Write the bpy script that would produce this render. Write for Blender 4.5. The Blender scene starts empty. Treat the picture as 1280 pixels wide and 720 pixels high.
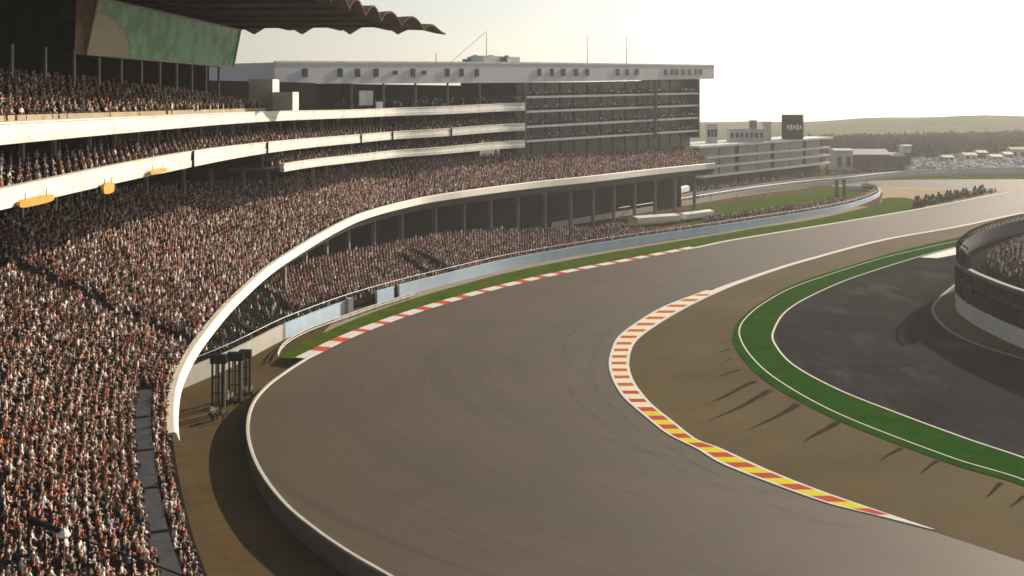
import bpy, bmesh, math, random
import numpy as np
from mathutils import Vector
from mathutils.geometry import tessellate_polygon
random.seed(7)
rng = np.random.default_rng(11)
SC = bpy.context.scene
COL = SC.collection
R = math.radians

# ------------------------------------------------------------------ camera, sky, sun
H, FPX, HY = 40.0, 1400.0, 120.0        # camera height, focal length (px of a 1280 wide frame), horizon row
cam_d = bpy.data.cameras.new('camera'); cam = bpy.data.objects.new('camera', cam_d); COL.objects.link(cam)
cam.location = (0, 0, H); cam.rotation_euler = (R(90), 0, 0)
cam_d.sensor_width = 36; cam_d.lens = 36 * FPX / 1280
cam_d.shift_y = -(360 - HY) / 1280
cam_d.clip_start = 0.5; cam_d.clip_end = 12000
SC.camera = cam

SUN_AZ = (0.65, 0.76); SUN_EL = 22.0
az = math.atan2(SUN_AZ[0], SUN_AZ[1])    # from +Y towards +X
w = bpy.data.worlds.new('World'); SC.world = w; w.use_nodes = True
nt = w.node_tree; nt.nodes.clear()
n_out = nt.nodes.new('ShaderNodeOutputWorld'); n_bg = nt.nodes.new('ShaderNodeBackground')
sky = nt.nodes.new('ShaderNodeTexSky'); sky.sky_type = 'NISHITA'; sky.sun_disc = False
sky.sun_elevation = R(SUN_EL); sky.sun_rotation = az
sky.air_density = 1.0; sky.dust_density = 1.5; sky.ozone_density = 1.0; sky.altitude = 100
tc = nt.nodes.new('ShaderNodeTexCoord'); sp = nt.nodes.new('ShaderNodeSeparateXYZ')
mx = nt.nodes.new('ShaderNodeMath'); mx.operation = 'MAXIMUM'; mx.inputs[1].default_value = 0.012
cb = nt.nodes.new('ShaderNodeCombineXYZ')
nt.links.new(tc.outputs['Generated'], sp.inputs[0]); nt.links.new(sp.outputs[0], cb.inputs[0]); nt.links.new(sp.outputs[1], cb.inputs[1])
nt.links.new(sp.outputs[2], mx.inputs[0]); nt.links.new(mx.outputs[0], cb.inputs[2]); nt.links.new(cb.outputs[0], sky.inputs[0])
hs = nt.nodes.new('ShaderNodeHueSaturation'); hs.inputs['Saturation'].default_value = .5
nt.links.new(sky.outputs[0], hs.inputs['Color']); nt.links.new(hs.outputs[0], n_bg.inputs[0]); n_bg.inputs[1].default_value = 0.074
nt.links.new(n_bg.outputs[0], n_out.inputs[0])
sl = bpy.data.lights.new('sun', 'SUN'); sun = bpy.data.objects.new('sun', sl); COL.objects.link(sun)
sl.energy = 5.0; sl.angle = R(0.5); sl.color = (1.0, 0.86, 0.68)
sd = Vector((SUN_AZ[0], SUN_AZ[1], math.tan(R(SUN_EL)))).normalized()
sun.rotation_euler = sd.to_track_quat('Z', 'Y').to_euler()
SC.view_settings.view_transform = 'Standard'; SC.view_settings.look = 'None'
SC.view_settings.gamma = 1; SC.view_settings.exposure = 0.56; SC.view_settings.use_curve_mapping = False
SC.render.engine = 'CYCLES'
SC.cycles.use_denoising = True
SC.cycles.max_bounces = 5; SC.cycles.diffuse_bounces = 2; SC.cycles.glossy_bounces = 2
SC.cycles.transmission_bounces = 4; SC.cycles.volume_bounces = 0; SC.cycles.transparent_max_bounces = 6
SC.cycles.filter_width = 1.6

# ------------------------------------------------------------------ helpers
def P(px, py, z=0.0):
    y = (H - z) * FPX / (py - HY); return ((px - 640) / FPX * y, y, z)
def PD(px, d):
    return ((px - 640) / FPX * d, d)
def toz(py, d):
    return H - (py - HY) * d / FPX
def topx(x, y): return 640 + FPX * x / y
def topy(y, z): return HY + (H - z) * FPX / y

def spline(pts, step=None, n=None):
    p = np.array(pts, float); q = np.vstack([2*p[0]-p[1], p, 2*p[-1]-p[-2]])
    out = []
    for i in range(1, len(q)-2):
        a, b, c, d = q[i-1], q[i], q[i+1], q[i+2]
        m1 = (c-a)/2; m2 = (d-b)/2
        L = np.linalg.norm(c-b)
        # limit tangents to the chord so uneven spacing does not overshoot
        l1 = np.linalg.norm(m1)+1e-9; l2 = np.linalg.norm(m2)+1e-9
        m1 = m1/l1*min(l1, L); m2 = m2/l2*min(l2, L)
        for t in np.linspace(0, 1, 16, endpoint=False):
            t2, t3 = t*t, t*t*t
            out.append((2*t3-3*t2+1)*b + (t3-2*t2+t)*m1 + (-2*t3+3*t2)*c + (t3-t2)*m2)
    out.append(q[-2]); out = np.array(out)
    s = np.concatenate([[0], np.cumsum(np.linalg.norm(np.diff(out[:, :2], axis=0), axis=1))])
    if n is None: n = max(2, int(s[-1]/(step or 2))+1)
    ss = np.linspace(0, s[-1], n)
    return np.stack([np.interp(ss, s, out[:, k]) for k in range(out.shape[1])], 1)
def arclen(c): return np.concatenate([[0], np.cumsum(np.linalg.norm(np.diff(c[:, :2], axis=0), axis=1))])
def normals(c):        # to the left of the direction of travel
    t = np.gradient(c[:, :2], axis=0); t /= np.linalg.norm(t, axis=1)[:, None]+1e-9
    n = np.stack([-t[:, 1], t[:, 0]], 1)
    k = 5
    if len(n) > 3*k:
        npad = np.vstack([np.repeat(n[:1], k, 0), n, np.repeat(n[-1:], k, 0)])
        n = np.array([npad[i:i+2*k+1].mean(0) for i in range(len(n))]); n /= np.linalg.norm(n, axis=1)[:, None]
    return n
def pxcurve(pts, z=0.0, step=2.0):
    return spline([P(a[0], a[1], (a[2] if len(a) > 2 else z)) for a in pts], step=step)

def prop(o, label=None, cat=None, group=None, kind=None):
    if label: o['label'] = label
    if cat: o['category'] = cat
    if group: o['group'] = group
    if kind: o['kind'] = kind
    return o
def empty(name, loc, label=None, cat=None, group=None, rz=0):
    o = bpy.data.objects.new(name, None); COL.objects.link(o); o.location = loc; o.rotation_euler = (0, 0, rz)
    o.empty_display_size = 1
    return prop(o, label, cat, group)

class MB:
    def __init__(s): s.v = []; s.f = []; s.m = []; s.mi = 0
    def add(s, vs, fs):
        b = len(s.v); s.v += [tuple(map(float, v)) for v in vs]
        for f in fs: s.f.append([b+i for i in f]); s.m.append(s.mi)
        return s
    def box(s, c, d, rz=0.0, taper=1.0):
        cx, cy, cz = c; dx, dy, dz = d[0]/2, d[1]/2, d[2]/2; ca, sa = math.cos(rz), math.sin(rz)
        vs = []
        for z, k in ((-dz, 1), (dz, taper)):
            for x, y in ((-dx, -dy), (dx, -dy), (dx, dy), (-dx, dy)):
                x *= k; y *= k
                vs.append((cx+x*ca-y*sa, cy+x*sa+y*ca, cz+z))
        return s.add(vs, [(0, 3, 2, 1), (4, 5, 6, 7), (0, 1, 5, 4), (1, 2, 6, 5), (2, 3, 7, 6), (3, 0, 4, 7)])
    def prism(s, poly, z0, z1):
        n = len(poly); tri = tessellate_polygon([[Vector((p[0], p[1], 0)) for p in poly]])
        vs = [(p[0], p[1], z0) for p in poly]+[(p[0], p[1], z1) for p in poly]
        fs = [tuple(reversed(t)) for t in tri]+[tuple(i+n for i in t) for t in tri]
        fs += [(i, (i+1) % n, (i+1) % n+n, i+n) for i in range(n)]
        return s.add(vs, fs)
    def sheet(s, poly):
        tri = tessellate_polygon([[Vector((p[0], p[1], 0)) for p in poly]])
        return s.add(poly, tri)
    def tube(s, pts, r, n=8, r2=None):
        pts = [Vector(p) for p in pts]; vs = []; m = len(pts)
        for i, p in enumerate(pts):
            t = (pts[min(i+1, m-1)]-pts[max(i-1, 0)]).normalized()
            a = Vector((0, 0, 1)) if abs(t.z) < .9 else Vector((1, 0, 0))
            u = t.cross(a).normalized(); v = t.cross(u); rr = r if r2 is None else r+(r2-r)*i/(m-1)
            for k in range(n):
                an = 2*math.pi*k/n; q = p+u*math.cos(an)*rr+v*math.sin(an)*rr; vs.append(q)
        fs = [(i*n+k, i*n+(k+1) % n, (i+1)*n+(k+1) % n, (i+1)*n+k) for i in range(m-1) for k in range(n)]
        fs += [tuple(range(n))[::-1], tuple((m-1)*n+k for k in range(n))]
        return s.add(vs, fs)
    def strip(s, A, B):
        n = len(A); vs = list(A)+list(B)
        return s.add(vs, [(i, i+1, n+i+1, n+i) for i in range(n-1)])
    def sweep(s, path, nrm, prof, closed=True, caps=True):
        """prof: list of (offset, dz) or a function(i)->such a list"""
        vs = []; N = len(path)
        for i in range(N):
            pr = prof(i) if callable(prof) else prof
            for o, dz in pr: vs.append((path[i][0]+nrm[i][0]*o, path[i][1]+nrm[i][1]*o, path[i][2]+dz))
        m = len(pr); fs = []
        for i in range(N-1):
            for k in range(m if closed else m-1):
                k2 = (k+1) % m; fs.append((i*m+k, i*m+k2, (i+1)*m+k2, (i+1)*m+k))
        if closed and caps: fs += [tuple(range(m)), tuple((N-1)*m+k for k in range(m))[::-1]]
        return s.add(vs, fs)
    def build(s, name, mats, parent=None, smooth=False, origin=None, recalc=True):
        me = bpy.data.meshes.new(name)
        if not isinstance(mats, (list, tuple)): mats = [mats]
        o0 = Vector((0, 0, 0))
        if origin is not None: o0 = Vector(origin)
        elif parent is not None: o0 = None
        V = np.array(s.v, float)
        if o0 is None: # parent-local
            pm = parent.matrix_basis.copy(); pp = parent.parent
            while pp: pm = pp.matrix_basis @ pm; pp = pp.parent
            inv = np.array(pm.inverted()); V = V@inv[:3, :3].T+inv[:3, 3]
        else: V = V-np.array(o0)
        me.from_pydata(V.tolist(), [], s.f)
        for m in mats: me.materials.append(m)
        if len(mats) > 1: me.polygons.foreach_set('material_index', s.m)
        if smooth: me.polygons.foreach_set('use_smooth', [True]*len(me.polygons))
        me.update()
        if recalc and len(s.f) < 60000:
            bm = bmesh.new(); bm.from_mesh(me); bmesh.ops.recalc_face_normals(bm, faces=bm.faces); bm.to_mesh(me); bm.free()
        o = bpy.data.objects.new(name, me); COL.objects.link(o)
        if parent is not None: o.parent = parent
        elif origin is not None: o.location = origin
        return o

# ------------------------------------------------------------------ materials
def mat(name, col, rough=0.7, noise=None, metal=0.0, col2=None, scale=1.0, bump=0.0, detail=6, stretch=None, lo=0.35, hi=0.65, spec=None):
    m = bpy.data.materials.new(name); m.use_nodes = True; t = m.node_tree; b = t.nodes['Principled BSDF']
    b.inputs['Base Color'].default_value = (*col, 1); b.inputs['Roughness'].default_value = rough; b.inputs['Metallic'].default_value = metal
    if spec is not None: b.inputs['Specular IOR Level'].default_value = spec
    if name.endswith('_paint'): b.inputs['Specular IOR Level'].default_value = .08; b.inputs['Roughness'].default_value = .9
    if name in ('track_asphalt', 'runoff_asphalt', 'service_ground', 'dark_asphalt', 'green_paint', 'grass_turf', 'field', 'gravel', 'pale_path', 'painted_shadow_streaks', 'deck_concrete', 'woods_leaves', 'interior_dark', 'dark_steel', 'green_seats', 'canopy_fabric', 'leaf', 'shrub_leaves', 'soffit_grey', 'aisle_steps'):
        b.inputs['Specular IOR Level'].default_value = {'track_asphalt': .14, 'runoff_asphalt': .03}.get(name, 0.0); b.inputs['Roughness'].default_value = .62 if name == 'track_asphalt' else max(rough, .85)
    if col2 is not None:
        g = t.nodes.new('ShaderNodeNewGeometry'); mp = t.nodes.new('ShaderNodeMapping'); mp.inputs['Scale'].default_value = stretch or (1, 1, 1)
        n = t.nodes.new('ShaderNodeTexNoise'); n.inputs['Scale'].default_value = scale; n.inputs['Detail'].default_value = detail; n.inputs['Roughness'].default_value = .65
        r = t.nodes.new('ShaderNodeValToRGB'); r.color_ramp.elements[0].position = lo; r.color_ramp.elements[1].position = hi
        r.color_ramp.elements[0].color = (*col, 1); r.color_ramp.elements[1].color = (*col2, 1)
        t.links.new(g.outputs['Position'], mp.inputs[0]); t.links.new(mp.outputs[0], n.inputs[0]); t.links.new(n.outputs[0], r.inputs[0]); t.links.new(r.outputs[0], b.inputs['Base Color'])
        if bump:
            bp = t.nodes.new('ShaderNodeBump'); bp.inputs['Strength'].default_value = bump; bp.inputs['Distance'].default_value = .1
            t.links.new(n.outputs[0], bp.inputs['Height']); t.links.new(bp.outputs[0], b.inputs['Normal'])
    return m
def mixnoise(m, scale, colr, lo, hi, stretch=(1, 1, 1), fac=1.0, rot=0.0, kind='noise', center=None, rings=None):
    """lay another procedural tone over a material's base colour"""
    t = m.node_tree; b = t.nodes['Principled BSDF']
    src = b.inputs['Base Color'].links[0].from_socket if b.inputs['Base Color'].links else None
    g = t.nodes.new('ShaderNodeNewGeometry'); vec = g.outputs['Position']
    if rings:
        sb = t.nodes.new('ShaderNodeVectorMath'); sb.operation = 'SUBTRACT'; sb.inputs[1].default_value = (*center, 0)
        t.links.new(vec, sb.inputs[0])
        ln = t.nodes.new('ShaderNodeVectorMath'); ln.operation = 'LENGTH'; t.links.new(sb.outputs[0], ln.inputs[0])
        s3 = t.nodes.new('ShaderNodeSeparateXYZ'); t.links.new(sb.outputs[0], s3.inputs[0])
        at = t.nodes.new('ShaderNodeMath'); at.operation = 'ARCTAN2'; t.links.new(s3.outputs[1], at.inputs[0]); t.links.new(s3.outputs[0], at.inputs[1])
        cx = t.nodes.new('ShaderNodeCombineXYZ'); t.links.new(ln.outputs['Value'], cx.inputs[0]); t.links.new(at.outputs[0], cx.inputs[1]); vec = cx.outputs[0]
    mp = t.nodes.new('ShaderNodeMapping'); mp.inputs['Scale'].default_value = stretch; mp.inputs['Rotation'].default_value = (0, 0, rot)
    t.links.new(vec, mp.inputs[0])
    n = t.nodes.new('ShaderNodeTexNoise'); n.inputs['Scale'].default_value = scale; n.inputs['Detail'].default_value = 5
    t.links.new(mp.outputs[0], n.inputs[0])
    r = t.nodes.new('ShaderNodeMapRange'); r.inputs[1].default_value = lo; r.inputs[2].default_value = hi; r.inputs[3].default_value = 0; r.inputs[4].default_value = fac
    t.links.new(n.outputs[0], r.inputs[0])
    mx = t.nodes.new('ShaderNodeMix'); mx.data_type = 'RGBA'
    t.links.new(r.outputs[0], mx.inputs[0])
    if src: t.links.new(src, mx.inputs[6])
    else: mx.inputs[6].default_value = b.inputs['Base Color'].default_value
    mx.inputs[7].default_value = (*colr, 1)
    t.links.new(mx.outputs[2], b.inputs['Base Color'])
    return m
M = {}
M['track'] = mat('track_asphalt', (.076, .060, .041), .75, col2=(.092, .073, .050), scale=.05, bump=0)
mixnoise(M['track'], 1.0, (.052, .044, .034), .5, .8, stretch=(.5, .5, 1), fac=.75, rings=True, center=(48, 165))
mixnoise(M['track'], 1.0, (.125, .105, .08), .52, .85, stretch=(1.9, .6, 1), fac=.6, rings=True, center=(52, 160))
mixnoise(M['track'], 3.0, (.06, .052, .042), .5, .8, fac=.35); mixnoise(M['track'], .11, (.06, .052, .042), .5, .7, fac=.35); mixnoise(M['track'], 9.0, (.14, .125, .1), .58, .8, fac=.5)
M['runoff'] = mat('runoff_asphalt', (.076, .056, .024), .8, col2=(.115, .084, .036), scale=.04)
mixnoise(M['runoff'], .35, (.10, .062, .03), .5, .75, fac=.5); mixnoise(M['runoff'], 2.5, (.05, .04, .03), .5, .8, fac=.4)
M['ground'] = mat('service_ground', (.082, .061, .032), .85, col2=(.118, .087, .046), scale=.07)
mixnoise(M['ground'], .5, (.17, .085, .03), .46, .7, fac=.6); mixnoise(M['ground'], 2.2, (.05, .04, .03), .5, .8, fac=.4)
M['dark'] = mat('dark_asphalt', (.027, .027, .027), .9, col2=(.042, .041, .04), scale=.06)
mixnoise(M['dark'], .12, (.13, .12, .11), .56, .74, stretch=(1, .35, 1), rot=.5, fac=.6); mixnoise(M['dark'], .3, (.10, .095, .09), .58, .8, stretch=(1, .4, 1), rot=.5, fac=.4); mixnoise(M['dark'], 1.2, (.02, .02, .022), .5, .8, fac=.5)
M['green'] = mat('green_paint', (.015, .058, .003), .85, col2=(.026, .088, .006), scale=.3)
mixnoise(M['green'], 4.0, (.012, .065, .01), .45, .75, fac=.6)
M['grass'] = mat('grass_turf', (.045, .082, .006), .95, col2=(.085, .125, .012), scale=.25)
mixnoise(M['grass'], 5.0, (.02, .045, .008), .45, .75, fac=.6)
M['field'] = mat('field', (.12, .14, .08), .95, col2=(.17, .18, .11), scale=.012)
M['gravel'] = mat('gravel', (.36, .28, .19), .95, col2=(.46, .37, .26), scale=.2)
M['path'] = mat('pale_path', (.26, .22, .17), .9, col2=(.33, .29, .24), scale=.3)
M['white'] = mat('white_paint', (.72, .70, .66), .6, col2=(.6, .58, .53), scale=1.2)
M['red'] = mat('red_paint', (.62, .05, .03), .6, col2=(.5, .07, .05), scale=1.5)
M['orange'] = mat('kerb_red_paint', (.46, .05, .025), .6, col2=(.38, .055, .03), scale=1.0)
M['yellow'] = mat('yellow_paint', (.66, .60, .006), .6, col2=(.6, .52, .01), scale=1.0)
M['cream'] = mat('cream_parapet', (.78, .74, .63), .55, col2=(.68, .64, .54), scale=.35)
mixnoise(M['cream'], 1.3, (.33, .28, .2), .62, .75, fac=.6)
M['bandwhite'] = mat('band_white', (.80, .79, .74), .5, col2=(.72, .70, .65), scale=.4)
mixnoise(M['bandwhite'], 1.0, (.4, .36, .3), .6, .76, stretch=(1, 1, 3), fac=.6); mixnoise(M['bandwhite'], .3, (.52, .48, .4), .5, .7, fac=.6)
M['roofgrey'] = mat('roof_panel', (.56, .56, .585), .6, col2=(.62, .62, .64), scale=.1)
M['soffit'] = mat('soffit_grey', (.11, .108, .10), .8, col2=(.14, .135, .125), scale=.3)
M['concrete'] = mat('concrete', (.20, .19, .17), .85, col2=(.27, .26, .23), scale=.5)
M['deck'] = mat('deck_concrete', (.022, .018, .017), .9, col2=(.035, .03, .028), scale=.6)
M['steel'] = mat('grey_steel', (.2, .2, .2), .5, metal=.3, col2=(.26, .26, .26), scale=.8)
M['darksteel'] = mat('dark_steel', (.014, .014, .015), .7, col2=(.024, .024, .025), scale=.8)
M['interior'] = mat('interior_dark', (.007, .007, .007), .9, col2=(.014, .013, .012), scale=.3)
M['bluewall'] = mat('blue_wall', (.40, .54, .68), .55, col2=(.50, .62, .74), scale=.3)
M['palewall'] = mat('pale_wall', (.56, .54, .47), .65, col2=(.46, .44, .38), scale=.5)
M['seatgreen'] = mat('green_seats', (.035, .05, .038), .5, col2=(.07, .085, .07), scale=3)
M['canopy'] = mat('canopy_fabric', (.12, .09, .06), .8, col2=(.085, .064, .043), scale=.2)
M['aisle'] = mat('aisle_steps', (.055, .058, .068), .8, col2=(.085, .088, .098), scale=.8)
M['beige'] = mat('beige_panel', (.36, .26, .15), .7, col2=(.2, .15, .09), scale=.4)
M['yellowsign'] = mat('yellow_sign', (.6, .36, .01), .5, col2=(.5, .26, .01), scale=.6)
M['bark'] = mat('bark', (.06, .045, .03), .9, col2=(.09, .07, .05), scale=1)
M['redwall'] = mat('red_wall', (.12, .045, .035), .8, col2=(.09, .04, .03), scale=.3)
M['paleroof'] = mat('pale_roof', (.55, .55, .52), .5, col2=(.45, .45, .43), scale=.3)
M['glassblue'] = mat('blue_glass', (.22, .27, .32), .15, metal=.35, col2=(.3, .34, .38), scale=.15)
M['glassdark'] = mat('dark_glass', (.03, .036, .036), .35, spec=.25, col2=(.07, .08, .07), scale=.5, lo=.5, hi=.7)
M['shadowstreak'] = mat('painted_shadow_streaks', (.035, .028, .02), .85, col2=(.055, .045, .032), scale=.8)  # dark colour standing in for cast shadow on the run-off
# foliage
M['leaf'] = mat('woods_leaves', (.035, .052, .010), .9, col2=(.075, .09, .02), scale=.06)
M['shrubleaf'] = mat('shrub_leaves', (.02, .035, .012), .9, col2=(.045, .06, .02), scale=.8)
# green lounge glass
mg = mat('lounge_glass', (.12, .50, .26), .25, col2=(.38, .74, .44), scale=2.2, lo=.42, hi=.75); M['lounge'] = mg
mixnoise(mg, 1.3, (.45, .6, .38), .55, .68, stretch=(1, .6, 1.5), fac=.6); mixnoise(mg, .35, (.02, .16, .07), .45, .6, fac=.6); mixnoise(mg, 3.6, (.35, .42, .28), .56, .72, fac=.7)  # mottled reflections and pale glare streaks are painted into the glass colour
M['lounge2'] = mat('lounge_glass_tan', (.30, .29, .14), .3, col2=(.42, .4, .22), scale=1.2)
# people: colour comes from each figure's own clothes and skin
def attr_mat(name, rough=.8):
    m = bpy.data.materials.new(name); m.use_nodes = True; t = m.node_tree; b = t.nodes['Principled BSDF']
    a = t.nodes.new('ShaderNodeAttribute'); a.attribute_name = 'tint'; t.links.new(a.outputs['Color'], b.inputs['Base Color']); b.inputs['Roughness'].default_value = rough; b.inputs['Specular IOR Level'].default_value = .15 if rough > .5 else .5
    return m
M['people'] = attr_mat('people_cloth_skin'); M['carpaint'] = attr_mat('car_paint', .3)

# ------------------------------------------------------------------ plan curves
# raised left edge of the track, then kerb and white line, towards the far hairpin
L_px = [(1000, 1040), (700, 860), (580, 776), (490, 722), (440, 693), (400, 666), (360, 633), (330, 595), (315, 562), (311, 532), (318, 505), (335, 484), (360, 465), (385, 449)]
K_px = [(385, 449), (440, 422), (500, 398.5), (560, 379), (620, 362), (700, 343), (790, 325.5), (870, 310)]
F_px = [(870, 310), (915, 300.5), (1046, 279), (1149, 261.6), (1215, 249), (1268, 239)]
Lc = pxcurve(L_px, step=1.5); Kc = pxcurve(K_px, step=1.0); Fc = pxcurve(F_px, step=3)
ke_l = [(1169, 664), (1101.7, 646.8), (1034.5, 630), (961, 604), (900, 579.5), (871, 562), (834.6, 543.5), (807, 522), (779.5, 497.6), (766, 476), (761, 458), (763, 442), (773, 421), (801, 400), (831, 383), (871, 367.6), (893, 359.3)]
ke_r = [(1169, 663.4), (1083.5, 634.5), (1022, 613), (961, 588.7), (900, 561), (871, 550), (841, 527), (813, 504), (792, 476), (786.6, 452), (795, 427), (822, 406), (853, 387.5), (883.5, 372), (908, 361.2)]
r_far = [(893, 364.5), (915, 355.8), (963, 339), (1000, 327.5), (1102, 300.5), (1197, 283.5), (1280, 266), (1400, 246), (1520, 234)]
KLc = pxcurve(ke_l, step=.5); KRc = pxcurve(ke_r, step=.5); RFc = pxcurve(r_far, step=3)

def smooth(t): t = np.clip(t, 0, 1); return t*t*(3-2*t)
def dip(y): return -1.8*float(smooth((188-y)/38))
_lx = Lc[np.argsort(Lc[:, 1])]
def edge_x(y): return float(np.interp(y, _lx[:, 1], _lx[:, 0]))
def ground_z(x, y):
    if y > 200: return -0.06
    d = x-edge_x(y); inside = float(smooth(d/14.0))
    return -0.06+dip(y)*(1-inside)
def G(px, py):          # pixel on the dipped service ground
    z = 0
    for _ in range(6):
        p = P(px, py, z); z = ground_z(p[0], p[1])
    return (p[0], p[1], z)

# ------------------------------------------------------------------ ground sheets
def grid(xs, ys, zf):
    mb = MB(); nx = len(xs); vs = [(x, y, zf(x, y)) for y in ys for x in xs]
    fs = [(j*nx+i, j*nx+i+1, (j+1)*nx+i+1, (j+1)*nx+i) for j in range(len(ys)-1) for i in range(nx-1)]
    return mb.add(vs, fs)
xs = np.concatenate([[-2600, -1200, -600, -300, -160, -110], np.arange(-90, 40, 1.5), [45, 60, 80, 110, 160, 300, 600, 1200, 2600]])
ys = np.concatenate([[-120, -40, 0, 30], np.arange(45, 205, 1.5), [215, 230, 260, 300, 350, 420, 500, 640]])
prop(grid(xs, ys, ground_z).build('ground', M['ground'], smooth=True), kind='structure')
def ridge_z(x, y):
    r = math.hypot(x, y)
    if y < 700: return -0.08
    a = x/max(y, 1)
    top = 2+12*float(smooth((a-.22)/.26))+1.5*math.sin(a*23)+1.0*math.sin(a*61+1)
    up = float(smooth((r-1250)/420)); dn = float(smooth((r-1720)/900))
    return -0.08+top*up*(1-dn)-70*dn
xs = np.concatenate([[-2600, -1800, -1200, -700, -300], np.arange(0, 2601, 40)]); ys = np.concatenate([[640, 700, 800, 1000, 1150], np.arange(1250, 2700, 60), [3000, 3500]])
prop(grid(xs, ys, ridge_z).build('hills', M['field'], smooth=True), kind='structure')

def poly_sheet(name, pts, m, z, kind='structure'):
    mb = MB(); mb.sheet([(p[0], p[1], z) for p in pts]); o = mb.build(name, m); prop(o, kind=kind); return o
# asphalt runoff: everything to the right of the track
run = [P(760, 400)[:2], P(900, 356)[:2], P(1100, 296)[:2], P(1280, 258)[:2], P(1560, 229)[:2], (700, 300), (300, 20), (80, 20), (55, 60), P(1300, 712)[:2]]
run = [tuple(p[:2]) for p in run]
run += [tuple(q[:2]) for q in KLc[::4]]
run = [p for p in run]
rr = [(p[0], p[1]) for p in KLc[::6]]+[(p[0], p[1]) for p in RFc]+[(900, 480), (900, 20), (80, 20), (60, 60), P(1290, 706)[:2]]
poly_sheet('runoff_area', rr, M['runoff'], .0)
# track surface
trk = [tuple(p[:2]) for p in Lc]+[tuple(p[:2]) for p in Kc[1:]]+[tuple(p[:2]) for p in Fc[1:]]
trk += [tuple(P(a, b)[:2]) for a, b in [(1230, 238.5), (1185, 237), (1120, 234.5), (1060, 233.2), (1036, 231.5), (1060, 228.5), (1120, 225.8), (1190, 224.6), (1400, 223.5), (1800, 222)]]
trk += [tuple(P(1700, 225)[:2])]
trk += [tuple(p[:2]) for p in RFc[::-1]]+[tuple(p[:2]) for p in KLc[::-4]]+[P(1290, 706)[:2], (60, 60), (60, 40)]
poly_sheet('track', trk, M['track'], .03)
# green painted band and dark asphalt inside it
go = [(1420, 672), (1280, 608), (1191, 581), (1047, 525.6), (963, 481), (927, 448), (916, 425), (922, 403), (947, 381), (991, 356), (1047, 337), (1124, 314), (1197, 297), (1260, 283), (1330, 268)]
gi = [(1420, 628), (1280, 573), (1213, 550.5), (1130, 520), (1047, 487), (991, 456), (969, 431), (966, 417), (980, 392), (1008, 373), (1058, 350.5), (1113, 332), (1160, 318), (1210, 305), (1270, 290), (1330, 276)]
GO = pxcurve(go, step=1.5); GI = pxcurve(gi, step=1.5)
poly_sheet('green_runoff_band', [p[:2] for p in GO]+[p[:2] for p in GI[::-1]], M['green'], .05)
poly_sheet('inner_asphalt', [p[:2] for p in GI]+[(260, 330), (300, 60)], M['dark'], .05)
def line_ribbon(name, c, wd, m, z, off=0.0):
    n = normals(c); A = [(p[0]+q[0]*(off-wd/2), p[1]+q[1]*(off-wd/2), z) for p, q in zip(c, n)]; B = [(p[0]+q[0]*(off+wd/2), p[1]+q[1]*(off+wd/2), z) for p, q in zip(c, n)]
    mb = MB(); mb.strip(A, B); o = mb.build(name, m); return prop(o, kind='structure')
gl = [(1420, 664), (1280, 600.5), (1191, 573), (1047, 517), (969, 473), (936, 442), (924, 417), (930, 400.5), (952, 381), (991, 359.5), (1047, 340), (1102, 323), (1150, 311.5), (1200, 300.5), (1262, 286)]
line_ribbon('white_line_on_green_band', pxcurve(gl, step=1.5), .22, M['white'], .075)
line_ribbon('white_line_beside_green_band', GI, .32, M['white'], .08)
line_ribbon('track_edge_line', Fc, 1.3, M['white'], .06, off=.3)
def taper_line():
    n = normals(RFc); s_ = arclen(RFc); mb = MB(); A, B = [], []
    for p, q, t_ in zip(RFc, n, s_):
        h = max(.72, 1.0-.01*t_); A.append((p[0]-q[0]*h, p[1]-q[1]*h, .064)); B.append((p[0]+q[0]*h, p[1]+q[1]*h, .064))
    mb.strip(A, B); prop(mb.build('track_inner_edge_line', M['white']), kind='structure')
taper_line()
line_ribbon('far_track_line', pxcurve([(1060, 233.2), (1120, 234.5), (1185, 237), (1230, 238.5), (1266, 239.5)], step=4), 1.6, M['white'], .06)
line_ribbon('far_track_outer_line', pxcurve([(1085, 227), (1130, 225.5), (1190, 224.8), (1400, 224)], step=4), 1.4, M['white'], .06)
# verge grass, dirt strip, gravel, meadow by the far hairpin
wall_px = [(225, 472), (298, 447), (364, 419), (434, 391), (500, 370), (560, 354), (640, 334), (735, 316), (810, 303.5), (900, 289.5), (943, 282), (1012, 270), (1063, 259), (1095, 247), (1100, 240), (1085, 236.5), (1055, 236)]
WLc = pxcurve([(a, b+1) for a, b in wall_px], step=1.0)
# keep the near end on the dipped ground
verge = [P(352, 447), P(362, 438), P(400, 418), P(450, 396.5), P(500, 378.5), P(560, 360.5), P(640, 339.5), P(735, 320.5), P(810, 307.5), P(900, 293), P(943, 285.5), P(1012, 275), P(1063, 264), P(1100, 254), P(1104, 248), P(1130, 247), P(1150, 252), P(1156, 260)]
vg = spline(verge, step=2)
poly_sheet('verge_grass', [p[:2] for p in vg]+[p[:2] for p in Fc[::-1] if p[0] < P(1153, 261)[0]]+[p[:2] for p in Kc[::-1]], M['grass'], .0)
poly_sheet('dirt_strip', [p[:2] for p in WLc if P(420, 395)[0] < p[0]][:260]+[p[:2] for p in vg[::-1] if p[0] > P(420, 395)[0]], M['path'], -.03)
poly_sheet('gravel_trap', [P(a, b)[:2] for a, b in [(1100, 253), (1104, 241), (1075, 236), (1040, 233), (1035, 229), (1075, 227.2), (1120, 229), (1270, 233), (1275, 238), (1200, 250), (1153, 260)]], M['gravel'], -.01)
poly_sheet('infield_grass', [P(a, b)[:2] for a, b in [(845, 268), (905, 254), (1000, 243), (1040, 234), (1070, 236), (1098, 240), (1060, 247), (1000, 256), (940, 262), (880, 276), (850, 284)]], M['grass'], -.02)
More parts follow.
